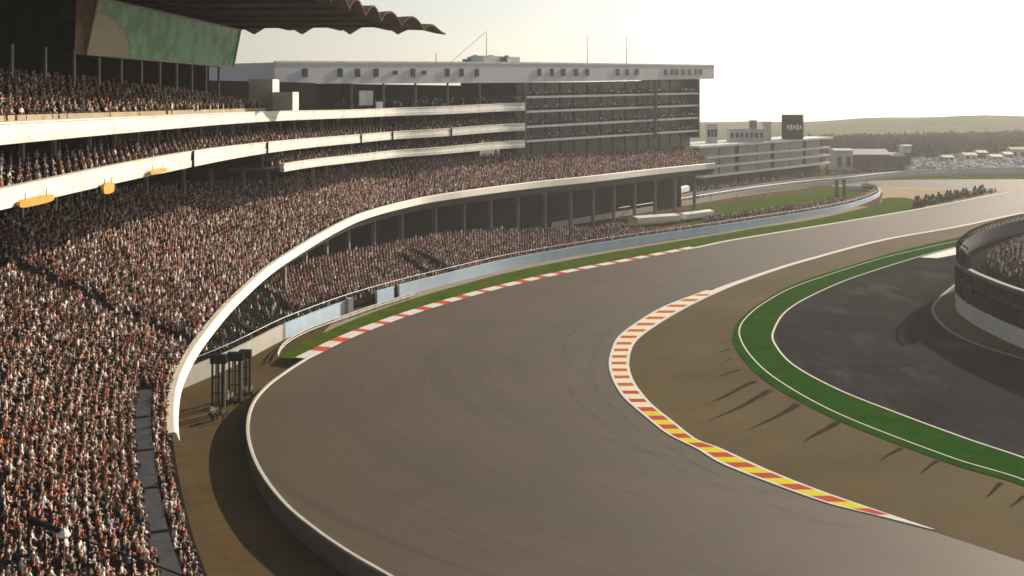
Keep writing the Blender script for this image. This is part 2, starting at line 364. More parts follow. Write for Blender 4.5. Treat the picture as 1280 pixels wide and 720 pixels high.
poly_sheet('far_grass', [P(a, b)[:2] for a, b in [(1120, 225), (1060, 228.5), (1060, 224), (1130, 218.5), (1280, 216), (1600, 213), (1600, 222), (1190, 223.8)]], M['grass'], -.02)
line_ribbon('access_road', pxcurve([(600, 300), (700, 281), (790, 265.5), (850, 256.5), (930, 244), (1000, 235), (1040, 229)], step=3), 3.6, M['path'], .0)

# kerbs (real low steps with painted stripes)
def kerb_right():
    mb = MB()
    def fx(c, y):
        s = c[np.argsort(c[:, 1])]; return float(np.interp(y, s[:, 1], s[:, 0]))
    y = P(0, 645)[1]; y_end = P(0, 368)[1]; k = 0
    def seg(y0, y1, mi, a=0.0, b=1.0, z=.12):
        mb.mi = mi; N = 5
        for i in range(N):
            ya, yb = y0+(y1-y0)*i/N, y0+(y1-y0)*(i+1)/N
            v = []
            for yy in (ya, yb):
                l, r = fx(KLc, yy), fx(KRc, yy); v.append((l+(r-l)*a, yy)); v.append((l+(r-l)*b, yy))
            mb.add([(v[0][0], v[0][1], z), (v[1][0], v[1][1], z), (v[3][0], v[3][1], z), (v[2][0], v[2][1], z)], [(0, 1, 2, 3)])
            mb.add([(v[0][0], v[0][1], z), (v[2][0], v[2][1], z), (v[2][0], v[2][1], 0), (v[0][0], v[0][1], 0)], [(0, 1, 2, 3)])
            mb.add([(v[1][0], v[1][1], z), (v[3][0], v[3][1], z), (v[3][0], v[3][1], 0), (v[1][0], v[1][1], 0)], [(0, 1, 2, 3)])
    M['kcream'] = mat('kerb_cream_paint', (.76, .70, .50), .6, col2=(.7, .63, .44), scale=1.0); M['korange'] = mat('kerb_orange_paint', (.5, .085, .025), .6, col2=(.45, .10, .03), scale=1.0)
    for q_ in ('white', 'orange', 'yellow', 'kcream', 'korange', 'red'): mixnoise(M[q_], 1.6, (.09, .075, .06), .62, .8, stretch=(1, .5, 1), fac=.45)
    seg(P(0, 663.3)[1], y, 0)
    while y < y_end:
        t = (y-100)/110; ln = 1.75 if y < 125 else (1.75+.35*min(1, (y-125)/25)); ln = ln if y < 165 else ln+.9*min(1, (y-165)/40)
        y1 = min(y+ln*(1.0 if k % 2 else .95), y_end)
        far_ = y > 143; y1 = y+(y1-y)*((1.16 if k % 2 else .84) if far_ else 1); seg(y, y1, (3 if far_ else 2) if k % 2 else (4 if y > 150 else 1), .14, .86)
        seg(y, y1, 0, 0, .14, .118); seg(y, y1, 0, .86, 1.0, .118)
        y = y1; k += 1
    seg(y_end, P(0, 363.5)[1], 0)
    o = mb.build('kerb', [M['white'], M['orange'], M['yellow'], M['kcream'], M['korange']], recalc=False); prop(o, kind='structure')
kerb_right()
def kerb_left():
    mb = MB(); n = normals(Kc); s = arclen(Kc); N = len(Kc)
    for i in range(N-1):
        ph = s[i] % 7.2; mb.mi = 0 if ph < 4.7 else 1
        d = s[i]; wd = 2.2
        A = [(Kc[j][0]+n[j][0]*o, Kc[j][1]+n[j][1]*o, z) for j in (i, i+1) for o, z in ((-.05, .03), (0, .12), (wd, .14), (wd+.05, -.02))]
        mb.add(A, [(0, 1, 5, 4), (1, 2, 6, 5), (2, 3, 7, 6)])
    prop(mb.build('kerb', [M['white'], M['red']], recalc=False), kind='structure')
kerb_left()

# retaining wall along the raised track edge
def retaining():
    t = empty('retaining_wall', tuple(Lc[60]), 'curved grey retaining wall with white coping along the raised outer edge of the track', 'wall')
    n = normals(Lc); mb = MB(); mb.sweep(Lc, n, lambda i: [(0, -.02), (.30, -.02), (.38, min(-.12, ground_z(Lc[i][0]-.6, Lc[i][1])-.1)), (0, min(-.12, ground_z(Lc[i][0]-.6, Lc[i][1])-.1))]); mb.build('wall_face', M['concrete'], t)
    mb = MB(); mb.sweep(Lc, n, [(-.05, .0), (.34, .0), (.36, .2), (.30, .24), (0.0, .24), (-.05, .2)]); mb.build('coping', M['palewall'], t)
retaining()

def soft_mark(name, col, amt):
    m = mat(name, col, .8); t = m.node_tree; b = t.nodes['Principled BSDF']; b.inputs['Specular IOR Level'].default_value = .05
    g = t.nodes.new('ShaderNodeNewGeometry'); n = t.nodes.new('ShaderNodeTexNoise'); n.inputs['Scale'].default_value = .22; n.inputs['Detail'].default_value = 6
    r_ = t.nodes.new('ShaderNodeMapRange'); r_.inputs[1].default_value = .38; r_.inputs[2].default_value = .7; r_.inputs[4].default_value = amt
    t.links.new(g.outputs['Position'], n.inputs[0]); t.links.new(n.outputs[0], r_.inputs[0]); t.links.new(r_.outputs[0], b.inputs['Alpha']); return m
M['rubber'] = soft_mark('rubber_marks', (.04, .034, .027), .2); M['rubberwide'] = soft_mark('rubbered_line', (.035, .03, .024), .42)
def racing_marks():
    n = -normals(KLc)
    if n[len(n)//2][0] > 0: n = -n
    ext = KLc[10:-3]; en = n[10:-3]
    for o, wd, m, z in ((2.6, .5, 'rubber', .046), (4.4, .5, 'rubber', .046)):
        a0 = random.randint(0, 40) if wd < 1 else 0; a1 = len(ext)-random.randint(1, 60) if wd < 1 else len(ext); dr = random.uniform(-.02, .03) if wd < 1 else 0
        A = [(p[0]+q[0]*(o+dr*k+wd/2), p[1]+q[1]*(o+dr*k+wd/2), z) for k, (p, q) in enumerate(zip(ext[a0:a1], en[a0:a1]))]; B = [(p[0]+q[0]*(o+dr*k-wd/2), p[1]+q[1]*(o+dr*k-wd/2), z) for k, (p, q) in enumerate(zip(ext[a0:a1], en[a0:a1]))]
        mb = MB(); mb.strip(A[::3], B[::3]); prop(mb.build('tyre_mark_on_track', M[m]), kind='structure')
racing_marks()
# cast shadows without a caster, painted as dark streaks on the brown run-off
def shadow_streaks():
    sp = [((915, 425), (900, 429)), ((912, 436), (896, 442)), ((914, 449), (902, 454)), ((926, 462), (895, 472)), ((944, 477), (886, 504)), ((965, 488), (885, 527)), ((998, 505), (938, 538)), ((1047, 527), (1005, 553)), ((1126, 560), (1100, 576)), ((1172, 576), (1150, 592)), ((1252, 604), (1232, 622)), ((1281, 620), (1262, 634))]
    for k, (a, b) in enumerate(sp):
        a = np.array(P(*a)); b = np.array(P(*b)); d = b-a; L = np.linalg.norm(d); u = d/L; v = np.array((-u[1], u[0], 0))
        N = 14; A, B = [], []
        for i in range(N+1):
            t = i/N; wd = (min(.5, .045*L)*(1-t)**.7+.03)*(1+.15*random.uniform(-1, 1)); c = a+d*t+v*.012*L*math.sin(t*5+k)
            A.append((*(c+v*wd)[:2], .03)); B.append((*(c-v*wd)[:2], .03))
        mb = MB(); mb.strip(A, B); prop(mb.build('painted_shadow_on_runoff', M['shadowstreak']), kind='structure')
shadow_streaks()

# ------------------------------------------------------------------ people as crowd
def loft(rings, n, cls):
    V = []; F = []; C = []
    for (cx, cy, cz, rx, ry), c in zip(rings, cls):
        for k in range(n):
            a = 2*math.pi*(k+.5)/n; V.append((cx+rx*math.cos(a), cy+ry*math.sin(a), cz)); C.append(c)
    m = len(rings)
    for i in range(m-1):
        for k in range(n): F.append((i*n+k, i*n+(k+1) % n, (i+1)*n+(k+1) % n, (i+1)*n+k))
    F.append(tuple(range(n))[::-1]); F.append(tuple((m-1)*n+k for k in range(n)))
    return V, F, C
def limb(p0, p1, r0, r1, c0, c1, n=4):
    p0, p1 = Vector(p0), Vector(p1); t = (p1-p0).normalized(); a = Vector((0, 0, 1)) if abs(t.z) < .8 else Vector((1, 0, 0)); u = t.cross(a).normalized(); v = t.cross(u)
    V = [tuple(p+u*math.cos(x)*r+v*math.sin(x)*r) for p, r in ((p0, r0), (p1, r1)) for x in [2*math.pi*(k+.5)/n for k in range(n)]]
    return V, [(k, (k+1) % n, n+(k+1) % n, n+k) for k in range(n)]+[tuple(range(n))[::-1], tuple(range(n, 2*n))], [c0]*n+[c1]*n
def merge(parts):
    V, F, C = [], [], []
    for v, f, c in parts:
        b = len(V); V += v; C += c; F += [tuple(i+b for i in q) for q in f]
    return V, F, C
# colour classes: 0 trousers 1 top 2 skin 3 hair/cap ; local +Y is where the figure faces
def tmpl_near(arms):
    body = loft([(0, 0, .38, .16, .13), (0, 0, .5, .18, .13), (0, 0, .78, .185, .12), (0, .01, .94, .215, .10), (0, .01, 1.0, .11, .08), (0, .02, 1.03, .055, .06), (0, .03, 1.1, .095, .11), (0, .03, 1.2, .105, .12), (0, .02, 1.29, .1, .115), (0, .01, 1.36, .04, .05)], 6, [0, 1, 1, 1, 1, 2, 2, 2, 3, 3])
    ps = [body]
    for sx in (-1, 1):
        ps += [limb((sx*.09, 0, .46), (sx*.12, .45, .48), .09, .065, 0, 0), limb((sx*.12, .44, .5), (sx*.12, .48, .03), .065, .05, 0, 0)]
        if arms == 0: ps += [limb((sx*.21, 0, .93), (sx*.24, .08, .68), .055, .045, 1, 1), limb((sx*.24, .08, .69), (sx*.1, .32, .58), .045, .04, 1, 2)]
        elif arms == 1: ps += [limb((sx*.21, 0, .93), (sx*.25, .2, .8), .055, .045, 1, 1), limb((sx*.25, .2, .8), (sx*.04, .34, 1.0), .045, .04, 1, 2)]
        else: ps += [limb((sx*.21, 0, .93), (sx*.3, .05, 1.18), .055, .045, 1, 1), limb((sx*.3, .05, 1.18), (sx*.22, .1, 1.45), .045, .04, 1, 2)]
    return merge(ps)
def tmpl_far():
    body = loft([(0, .05, .3, .18, .2), (0, .02, .55, .18, .15), (0, .01, .94, .21, .11), (0, .02, 1.03, .06, .06), (0, .03, 1.12, .11, .12), (0, .02, 1.26, .105, .12), (0, .01, 1.36, .04, .05)], 5, [0, 1, 1, 1, 2, 2, 3])
    th = limb((0, .1, .46), (0, .45, .44), .15, .13, 0, 0)
    return merge([body, th])
def tmpl_stand():
    ps = [loft([(0, 0, .8, .16, .12), (0, 0, .95, .17, .12), (0, 0, 1.25, .18, .11), (0, 0, 1.42, .21, .10), (0, 0, 1.48, .08, .07), (0, .01, 1.52, .055, .06), (0, .02, 1.6, .09, .10), (0, .02, 1.7, .085, .10), (0, .01, 1.77, .04, .05)], 5, [0, 1, 1, 1, 1, 2, 2, 3, 3])]
    for sx in (-1, 1): ps += [limb((sx*.08, 0, .86), (sx*.1, .02, .02), .09, .05, 0, 0), limb((sx*.21, 0, 1.4), (sx*.24, .06, .85), .055, .04, 1, 2)]
    return merge(ps)
SKIN = np.array([(.66, .42, .29), (.58, .36, .24), (.72, .48, .35), (.48, .28, .18), (.68, .45, .32), (.3, .17, .11)])
HAIR = np.array([(.03, .02, .015), (.05, .03, .02), (.10, .06, .035), (.2, .13, .06), (.03, .03, .03), (.7, .68, .65), (.4, .05, .04), (.6, .58, .55), (.08, .05, .03), (.04, .03, .02)])
TOPS = {'white': (.75, .73, .7), 'black': (.025, .022, .022), 'red': (.34, .04, .03), 'maroon': (.14, .025, .02), 'orange': (.6, .17, .05), 'brown': (.09, .05, .03), 'navy': (.03, .04, .09), 'grey': (.2, .19, .18), 'pink': (.6, .25, .28), 'beige': (.5, .4, .3)}
TN = list(TOPS); TV = np.array([TOPS[k] for k in TN])
PAL_NEAR = np.array([.22, .37, .035, .13, .025, .11, .02, .02, .02, .08]); PAL_MID = np.array([.22, .27, .02, .10, .01, .11, .04, .05, .08, .10]); PAL_FAR = np.array([.26, .17, .01, .06, .0, .02, .08, .12, .26, .08]); PAL_FAR /= PAL_FAR.sum(); PAL_NEAR /= PAL_NEAR.sum(); PAL_MID /= PAL_MID.sum()
TROUS = np.array([(.02, .02, .025), (.03, .035, .06), (.05, .04, .035), (.1, .08, .06), (.015, .015, .015)])

people = []   # (x,y,z,yaw,tmpl,pal)
def add_person(x, y, z, yaw, t='seat', pal=1): people.append((x, y, z, yaw, t, pal))
def visible(x, y, m=12): 
    if y < 20: return False
    p = topx(x, y); return -m < p < 1280+m

# ------------------------------------------------------------------ main grandstand
rim_px = [(420, 900, 6.5), (300, 800, 6.7), (256, 715, 7), (230, 630, 7.3), (217, 560, 7.8), (214, 515, 8.4), (221, 475, 9.2), (245, 430, 10.3), (290, 376, 12), (350, 325, 13.3), (444, 271.5, 15), (520, 250, 15.6), (580, 240, 16), (660, 229.5, 16), (740, 221, 16), (810, 213, 16), (880, 206, 16), (893, 205, 16)]
RIM = spline([P(a, b, c) for a, b, c in rim_px], step=1.0)
RN = normals(RIM); RS = arclen(RIM); NR = len(RIM)
# crowd depth (plan width of the rake) along the rim
Wd = np.interp(RIM[:, 1], [50, 150, 185, 228, 275, 330, 400], [30, 28, 24, 16, 15.5, 15.5, 15.5])
KR = .47
def off(i, wv, dz=0.0): return (RIM[i][0]+RN[i][0]*wv, RIM[i][1]+RN[i][1]*wv, RIM[i][2]+KR*wv+dz)
mid = tuple(RIM[NR//3])
GS = empty('grandstand', (mid[0]-15, mid[1], 0), 'huge curved grandstand packed with spectators, cream parapet and stacked white balconies, left of the track', 'grandstand')
def part_sweep(name, idx, prof, m, parent=GS, smooth=False):
    mb = MB(); mb.sweep(RIM[idx], RN[idx], prof, closed=True); return mb.build(name, m, parent, smooth=smooth)
allidx = np.arange(NR)
# stepped rake
mb = MB(); ROW = .74; nrow = int(31/ROW)
prev = None
for k in range(nrow+1):
    w0, w1 = .5+ROW*k, .5+ROW*(k+1)
    ok = Wd > w0
    idx = np.where(ok)[0]
    if len(idx) < 3: break
    idx = np.arange(idx[0], idx[-1]+1, 2)
    z0 = KR*w0-.38
    vs = []
    for i in idx:
        a = (RIM[i][0]+RN[i][0]*w0, RIM[i][1]+RN[i][1]*w0); b = (RIM[i][0]+RN[i][0]*w1, RIM[i][1]+RN[i][1]*w1); zz = RIM[i][2]+z0
        vs += [(a[0], a[1], zz-.39), (a[0], a[1], zz), (b[0], b[1], zz)]
    mb.add(vs, [f for j in range(len(idx)-1) for f in ((3*j, 3*j+1, 3*j+4, 3*j+3), (3*j+1, 3*j+2, 3*j+5, 3*j+4))])
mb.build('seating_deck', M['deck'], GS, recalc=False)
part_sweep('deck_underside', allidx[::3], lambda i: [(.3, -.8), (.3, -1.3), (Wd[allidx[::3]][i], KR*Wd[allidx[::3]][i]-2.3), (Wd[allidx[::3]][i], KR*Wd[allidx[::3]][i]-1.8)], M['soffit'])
# parapet: cream top and leaning face that grows taller towards the far end
i0 = int(np.argmin(np.abs(RIM[:, 1]-P(217, 545, 7.9)[1])))
pidx = np.arange(i0, NR)
fh = np.interp(RIM[:, 1], [100, 150, 230, 330], [1.0, 1.3, 1.9, 3.0])
tw = np.interp(RIM[:, 1], [100, 140, 230, 330], [.75, .85, .7, .6])
part_sweep('parapet', pidx, lambda j: [(.45, .35), (.45, -.4), (-tw[pidx[j]]*.35, -fh[pidx[j]]*.55), (-tw[pidx[j]]*.9, -fh[pidx[j]]*.5), (-tw[pidx[j]]*.55, .25), (-tw[pidx[j]]*.3, .38)], M['cream'])
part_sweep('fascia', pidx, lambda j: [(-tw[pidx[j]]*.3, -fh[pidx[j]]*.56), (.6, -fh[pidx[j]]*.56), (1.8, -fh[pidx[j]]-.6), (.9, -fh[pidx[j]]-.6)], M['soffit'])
nidx = np.arange(0, i0+1)
part_sweep('front_rail_wall', nidx, [(.35, .1), (.35, -.9), (-.02, -1.3), (-.02, .1)], M['darksteel'])
# wall set back below the rake
bidx = allidx[::4]
def gz(i, o): return ground_z(RIM[i][0]+RN[i][0]*o, RIM[i][1]+RN[i][1]*o)
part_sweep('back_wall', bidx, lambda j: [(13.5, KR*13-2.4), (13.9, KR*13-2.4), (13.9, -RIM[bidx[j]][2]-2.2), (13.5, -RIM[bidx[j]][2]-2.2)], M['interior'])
# columns under the rim
s_at = lambda y: float(np.interp(y, RIM[:, 1], RS))
sc = s_at(150)
while sc < RS[-1]-2:
    i = int(np.searchsorted(RS, sc)); x, y, z = RIM[i]; o = 5.5
    cx, cy = x+RN[i][0]*o, y+RN[i][1]*o
    if y > 196:
        mb = MB(); rz = math.atan2(RN[i][1], RN[i][0]); zt = z+KR*o-1.0
        mb.box((cx, cy, (zt-.1)/2), (.9, .7, zt+.1), rz); mb.build('column', M['concrete'], GS)
        mb = MB(); mb.box((x+RN[i][0]*9.6, y+RN[i][1]*9.6, z-1.2), (7.0, .5, .9), rz); mb.build('beam', M['concrete'], GS)
    sc += 13.0
# spectators on the rake; aisles are left free
i_rad = int(np.argmin(np.hypot(*(RIM[:, :2]-np.array(P(243, 434, 10.2)[:2])).T))); s_rad = RS[i_rad]
aisle_s0, aisle_s1 = 0, RS[int(np.argmin(np.abs(RIM[:, 1]-P(214, 500, 8.6)[1])))]
def in_aisle(s, wv): 
    if abs(s-s_rad) < 1.3+.05*wv: return True
    if s < aisle_s1 and 1.75 < wv < 3.7: return True
    return False
front = []
for k in range(nrow):
    wv = .5+ROW*(k+.45)
    s = random.random()*.5
    while s < RS[-1]:
        i = int(np.searchsorted(RS, s)); i = min(i, NR-1); x, y, z = off(i, wv)
        dpt = y
        if wv < Wd[i] and visible(x, y) and not (topy(y, z+1.3) > 735):
            ai = in_aisle(s, wv)
            if (not ai and random.random() > .06) or (ai and wv > 4.5 and random.random() < .25):
                yaw = math.atan2(-RN[i][1], -RN[i][0])-math.pi/2+random.gauss(0, .25)
                jx, jy = random.gauss(0, .13), random.gauss(0, .13)
                sd_ = random.random() < .10
                people.append((x+jx, y+jy, RIM[i][2]+KR*(.5+ROW*k)-.38, yaw, 'stand' if sd_ else 'seat', 0 if y < 130 else (1 if y < 240 else 2), k, s))
        s += (.56 if y < 160 else .62)*random.uniform(.92, 1.12)
# aisle floors
def aisle_part():
    ai = np.arange(0, int(np.searchsorted(RS, aisle_s1)))
    t_ = MB(); vs = []
    for j in ai[::1]:
        a = off(j, 1.9); b = off(j, 3.6)
        stepz = 0.0
        vs += [(a[0], a[1], RIM[j][2]+KR*3.6-.3), (b[0], b[1], RIM[j][2]+KR*3.6-.3)]
    t_.add(vs, [(2*q, 2*q+1, 2*q+3, 2*q+2) for q in range(len(vs)//2-1)])
    t_.build('aisle', M['aisle'], GS, recalc=False)
    for q in range(8, len(ai)-2, 9):      # cross steps
        j = ai[q]; mb = MB(); c = off(j, 2.75); mb.box((c[0], c[1], RIM[j][2]+KR*3.6-.28), (1.6, .3, .14), math.atan2(RN[j][1], RN[j][0])); mb.build('step', M['deck'], GS)
aisle_part()
mb = MB()
for k in range(int(26/ROW)):
    wv = .5+ROW*(k+.5); c = off(i_rad, wv)
    mb.box((c[0], c[1], RIM[i_rad][2]+KR*(.5+ROW*k)-.34), (.5, 1.7+.06*wv, .12), math.atan2(RN[i_rad][1], RN[i_rad][0]))
mb.build('stairway', M['deck'], GS)

# balcony bands in plan
pl = [(-40, 40), (-42, 70), (-43, 100), (-43.5, 130), (-43, 160), (-41.5, 190), (-37.5, 225), (-29, 265), (-19, 283), (-3.3, 312), (3.5, 321.5)]
BP = spline([(a, b, 0) for a, b in pl], step=2.0); BN = normals(BP); BPX = 640+FPX*BP[:, 0]/BP[:, 1]; NB = len(BP)
def band_z(tbl, i):
    px = max(BPX[i], tbl[0][0]); d = BP[i][1] if BPX[i] >= tbl[0][0] else BP[int(np.argmin(np.abs(BPX-tbl[0][0])))][1]
    t = np.interp(px, [a[0] for a in tbl], [a[1] for a in tbl]); b = np.interp(px, [a[0] for a in tbl], [a[2] for a in tbl])
    return toz(t, d), toz(b, d)
def smooth_arr(a, k=14):
    a = np.array(a); pd = np.concatenate([np.repeat(a[:1], k), a, np.repeat(a[-1:], k)]); return np.array([pd[i:i+2*k+1].mean() for i in range(len(a))])
bands = {'A': [(0, 152, 180), (75, 149.5, 174), (188, 145, 163), (320, 139, 152), (449, 137, 147), (599, 131, 141), (654, 127.5, 137.5)],
         'B': [(0, 236, 261), (75, 221, 244), (188, 195, 219), (320, 178, 192), (449, 168, 178), (599, 157.5, 167), (654, 153, 162.5)],
         'C': [(351, 203.5, 213.5), (449, 192.5, 202), (599, 179.5, 188), (654, 174.5, 184.5)]}
floorz = {}
for nm, tbl in bands.items():
    idx = np.arange(NB) if nm != 'C' else np.where(BPX > 351)[0]
    idx = idx[idx > 2]
    zt = np.array([band_z(tbl, i) for i in idx]); top = smooth_arr(zt[:, 0]); bot = smooth_arr(zt[:, 1])
    path = np.array([(BP[i][0], BP[i][1], 0) for i in idx]); nr = BN[idx]
    mb = MB(); mb.sweep(path, nr, lambda j: [(0.1, top[j]), (-.38, top[j]), (-.38, top[j]-.14), (-.28, top[j]-.16), (-.24, top[j]*.42+bot[j]*.58), (-.36, top[j]*.40+bot[j]*.60), (-.30, bot[j]), (.1, bot[j]), (.5, bot[j]), (.5, top[j])])
    bf = mb.build('balcony_front', M['bandwhite'], GS, smooth=False)
    # slab and dark rear wall
    dep_ = lambda j: float(np.interp(path[::2][j][1], [170, 235], [27, 13])) if nm == 'B' else (13 if nm == 'A' else 10)
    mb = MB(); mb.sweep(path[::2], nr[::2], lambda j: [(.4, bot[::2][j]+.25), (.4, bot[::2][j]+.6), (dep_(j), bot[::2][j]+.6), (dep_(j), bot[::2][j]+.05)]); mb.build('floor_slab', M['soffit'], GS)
    floorz[nm] = (idx, top, bot)
    # row of standing / seated people behind each front
    s = 0; S = arclen(path)
    for row, (o, dz) in enumerate([(1.0, -.9), (1.9, -.55), (2.8, -.2), (3.8, .15)]):
        if nm == 'A' : continue
        s = 0
        while s < S[-1]-1:
            j = int(np.searchsorted(S, s)); s += random.uniform(.55, .95) if BPX[idx[j]] > 250 or row < 2 else 1.4
            if random.random() < .3: continue
            x, y = path[j][0]+nr[j][0]*o, path[j][1]+nr[j][1]*o
            if visible(x, y): people.append((x, y, top[j]+dz-.25, math.atan2(-nr[j][1], -nr[j][0])-math.pi/2+random.gauss(0, .4), 'stand' if random.random() < .35 else 'seat', 1, -1, s))
    # columns between storeys
    if nm != 'A':
        for s in np.arange(4, S[-1], 8.5):
            j = int(np.searchsorted(S, s)); mb = MB(); up = {'B': 5.2, 'C': 3.6}[nm]
            mb.box((path[j][0]+nr[j][0]*5.0, path[j][1]+nr[j][1]*5.0, bot[j]+.6+up/2), (.45, .45, up), 0); mb.build('column', M['concrete'], GS)
# stepped seat rows on the middle balcony
idx, top, bot = floorz['B']; bpath = np.array([(BP[i][0], BP[i][1], 0) for i in idx]); bn_ = BN[idx]; S = arclen(bpath)
mb = MB(); ms = MB()
for k in range(6):
    w0, w1 = .8+.8*k, .8+.8*(k+1); dz = -1.0+.34*k; vs = []
    jj = list(range(0, len(idx), 2))
    for j in jj: vs += [(bpath[j][0]+bn_[j][0]*w0, bpath[j][1]+bn_[j][1]*w0, top[j]+dz-.34), (bpath[j][0]+bn_[j][0]*w0, bpath[j][1]+bn_[j][1]*w0, top[j]+dz), (bpath[j][0]+bn_[j][0]*w1, bpath[j][1]+bn_[j][1]*w1, top[j]+dz)]
    mb.add(vs, [f for q in range(len(jj)-1) for f in ((3*q, 3*q+1, 3*q+4, 3*q+3), (3*q+1, 3*q+2, 3*q+5, 3*q+4))])
    s_ = 0
    while s_ < S[-1]-1:
        j = int(np.searchsorted(S, s_)); s_ += .62; x, y = bpath[j][0]+bn_[j][0]*(w0+.4), bpath[j][1]+bn_[j][1]*(w0+.4)
        if not visible(x, y) or BPX[idx[j]] > 330: 
            if BPX[idx[j]] > 330 and k > 0 and random.random() < .5: people.append((x, y, top[j]+dz, math.atan2(-bn_[j][1], -bn_[j][0])-math.pi/2+random.gauss(0, .3), 'seat', 3, -1, 0))
            continue
        rz = math.atan2(bn_[j][1], bn_[j][0]); ms.box((x, y, top[j]+dz+.38), (.4, .48, .1), rz); ms.box((x+bn_[j][0]*.2, y+bn_[j][1]*.2, top[j]+dz+.62), (.07, .48, .45), rz)
        if random.random() < (.45 if k < 2 else .62): people.append((x, y, top[j]+dz, math.atan2(-bn_[j][1], -bn_[j][0])-math.pi/2+random.gauss(0, .3), 'seat' if random.random() < .8 else 'stand', 3, -1, 0))
mb.build('balcony_rake', M['deck'], GS, recalc=False)
so = ms.build('balcony_seats', M['seatgreen'], GS, recalc=False); so['kind'] = 'stuff'
# panel joints on the middle front
for px in (449, 489, 563, 330, 240):
    j = int(np.argmin(np.abs(BPX[idx]-px))); mb = MB(); rz = math.atan2(bn_[j][1], bn_[j][0])
    mb.box((bpath[j][0]-bn_[j][0]*.3, bpath[j][1]-bn_[j][1]*.3, (top[j]+bot[j])/2), (.5, .3, top[j]-bot[j]+.1), rz); mb.build('joint_cover', M['darksteel'], GS)
# stepped cream stair blocks where the upper tier ends
for (pa, pb, ya, yb, d_) in ((311, 341, 99, 140, 214), (341, 366, 115, 140, 212)):
    xa, xb = PD(pa, d_)[0], PD(pb, d_)[0]; mb = MB(); mb.box(((xa+xb)/2, d_+3, (toz(ya, d_)+toz(yb, d_))/2), (xb-xa-.05, 6, toz(ya, d_)-toz(yb, d_))); mb.build('stair_block', M['cream'], GS)
# handrail and a parasol in the near corner of the crowd
M['rail'] = M['darksteel']
hr = empty('handrail', P(75, 664, 12.5), 'grey handrail crossing the crowd in the bottom left corner', 'handrail')
hp = [P(36, 648, 14.6), P(56, 656, 14.3), P(76, 664, 14.0), P(110, 677, 13.4), P(165, 696, 12.4), P(230, 720, 11.2)]
mb = MB(); mb.tube(hp[:3], .17, 8); mb.build('pipe', M['rail'], hr)
mb = MB(); mb.tube(hp[2:], .055, 6); [mb.tube([p, (p[0], p[1], p[2]-2.2)], .07, 5) for p in hp]; mb.build('rail', M['rail'], hr)
ux, uy, uz = P(80, 668, 14.2); um = empty('parasol', (ux, uy, uz-2), 'small white parasol over the crowd at the end of the grey handrail', 'parasol')
mb = MB(); ring = [(ux+.38*math.cos(a), uy+.38*math.sin(a), uz-.05*(k % 2)) for k, a in enumerate(np.linspace(0, 6.283, 13)[:-1])]
mb.add(ring+[(ux, uy, uz+.42)]+[(p[0], p[1], p[2]-.05) for p in ring]+[(ux, uy, uz+.36)], [(k, (k+1) % 12, 12) for k in range(12)]+[(13+(k+1) % 12, 13+k, 25) for k in range(12)]+[(k, 13+k, 13+(k+1) % 12, (k+1) % 12) for k in range(12)]); mb.build('canopy', M['bandwhite'], um)
mb = MB(); mb.tube([(ux, uy, uz-2.2), (ux, uy, uz+.5)], .04, 6); mb.build('pole', M['steel'], um)
# columns from rake to lowest balcony
idx, top, bot = floorz['B']; S = arclen(BP[idx])
for s in np.arange(10, S[-1], 9.0):
    j = int(np.searchsorted(S, s)); q = idx[j]
    zb = bot[j]+.3; 
    if BPX[q] > 350: zb = floorz['C'][2][min(len(floorz['C'][2])-1, int(np.argmin(np.abs(floorz['C'][0]-q))))]+.3
    co = float(np.interp(BP[q][1], [170, 230], [21, 7]))
    d2 = np.hypot(RIM[:, 0]-BP[q][0]-BN[q][0]*co, RIM[:, 1]-BP[q][1]-BN[q][1]*co); i = int(np.argmin(d2)); zg = RIM[i][2]+KR*d2[i]-.6
    x, y = BP[q][0]+BN[q][0]*co, BP[q][1]+BN[q][1]*co
    mb = MB(); mb.box((x, y, (zb+zg)/2), (.55, .55, max(.5, zb-zg)), 0); mb.build('column', M['steel'], GS)
# dark rear wall of the tiers, full height
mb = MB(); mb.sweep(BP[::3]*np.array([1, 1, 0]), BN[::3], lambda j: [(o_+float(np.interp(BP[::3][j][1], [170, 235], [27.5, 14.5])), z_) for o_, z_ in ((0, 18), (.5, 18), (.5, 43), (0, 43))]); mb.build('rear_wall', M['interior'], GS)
# upper tier over the top band (near part)
idx, top, bot = floorz['A']
uy1 = 192
sel = np.array([j for j in range(len(idx)) if BP[idx[j]][1] < uy1])
US = arclen(BP[idx[sel]])
upath = np.array([(BP[idx[j]][0], BP[idx[j]][1], top[j]) for j in sel]); un = BN[idx[sel]]
uw = lambda y: float(np.interp(y, [60, 130, 170, 192], [13, 10.5, 7, 1.5]))
mb = MB(); NRU = 13
for k in range(NRU):
    w0, w1 = .9+.85*k, .9+.85*(k+1); vs = []
    jj = [j for j in range(len(sel)) if uw(upath[j][1]) > w0]
    if len(jj) < 2: break
    for j in jj:
        vs += [(upath[j][0]+un[j][0]*w0, upath[j][1]+un[j][1]*w0, upath[j][2]+.35*k-.35), (upath[j][0]+un[j][0]*w0, upath[j][1]+un[j][1]*w0, upath[j][2]+.35*k+.05), (upath[j][0]+un[j][0]*w1, upath[j][1]+un[j][1]*w1, upath[j][2]+.35*k+.05)]
    mb.add(vs, [f for j in range(len(jj)-1) for f in ((3*j, 3*j+1, 3*j+4, 3*j+3), (3*j+1, 3*j+2, 3*j+5, 3*j+4))])
    s = 0
    while s < US[-1]-.5:
        j = int(np.searchsorted(US, s)); s += random.uniform(.5, .62)
        if uw(upath[j][1]) < w0 or random.random() < .08: continue
        w9 = w0+.3+random.gauss(0, .13); x, y = upath[j][0]+un[j][0]*w9, upath[j][1]+un[j][1]*w9+random.gauss(0, .15)
        if visible(x, y): people.append((x, y, upath[j][2]+.35*k+.05, math.atan2(-un[j][1], -un[j][0])-math.pi/2+random.gauss(0, .3), 'seat', 1, -1, s))
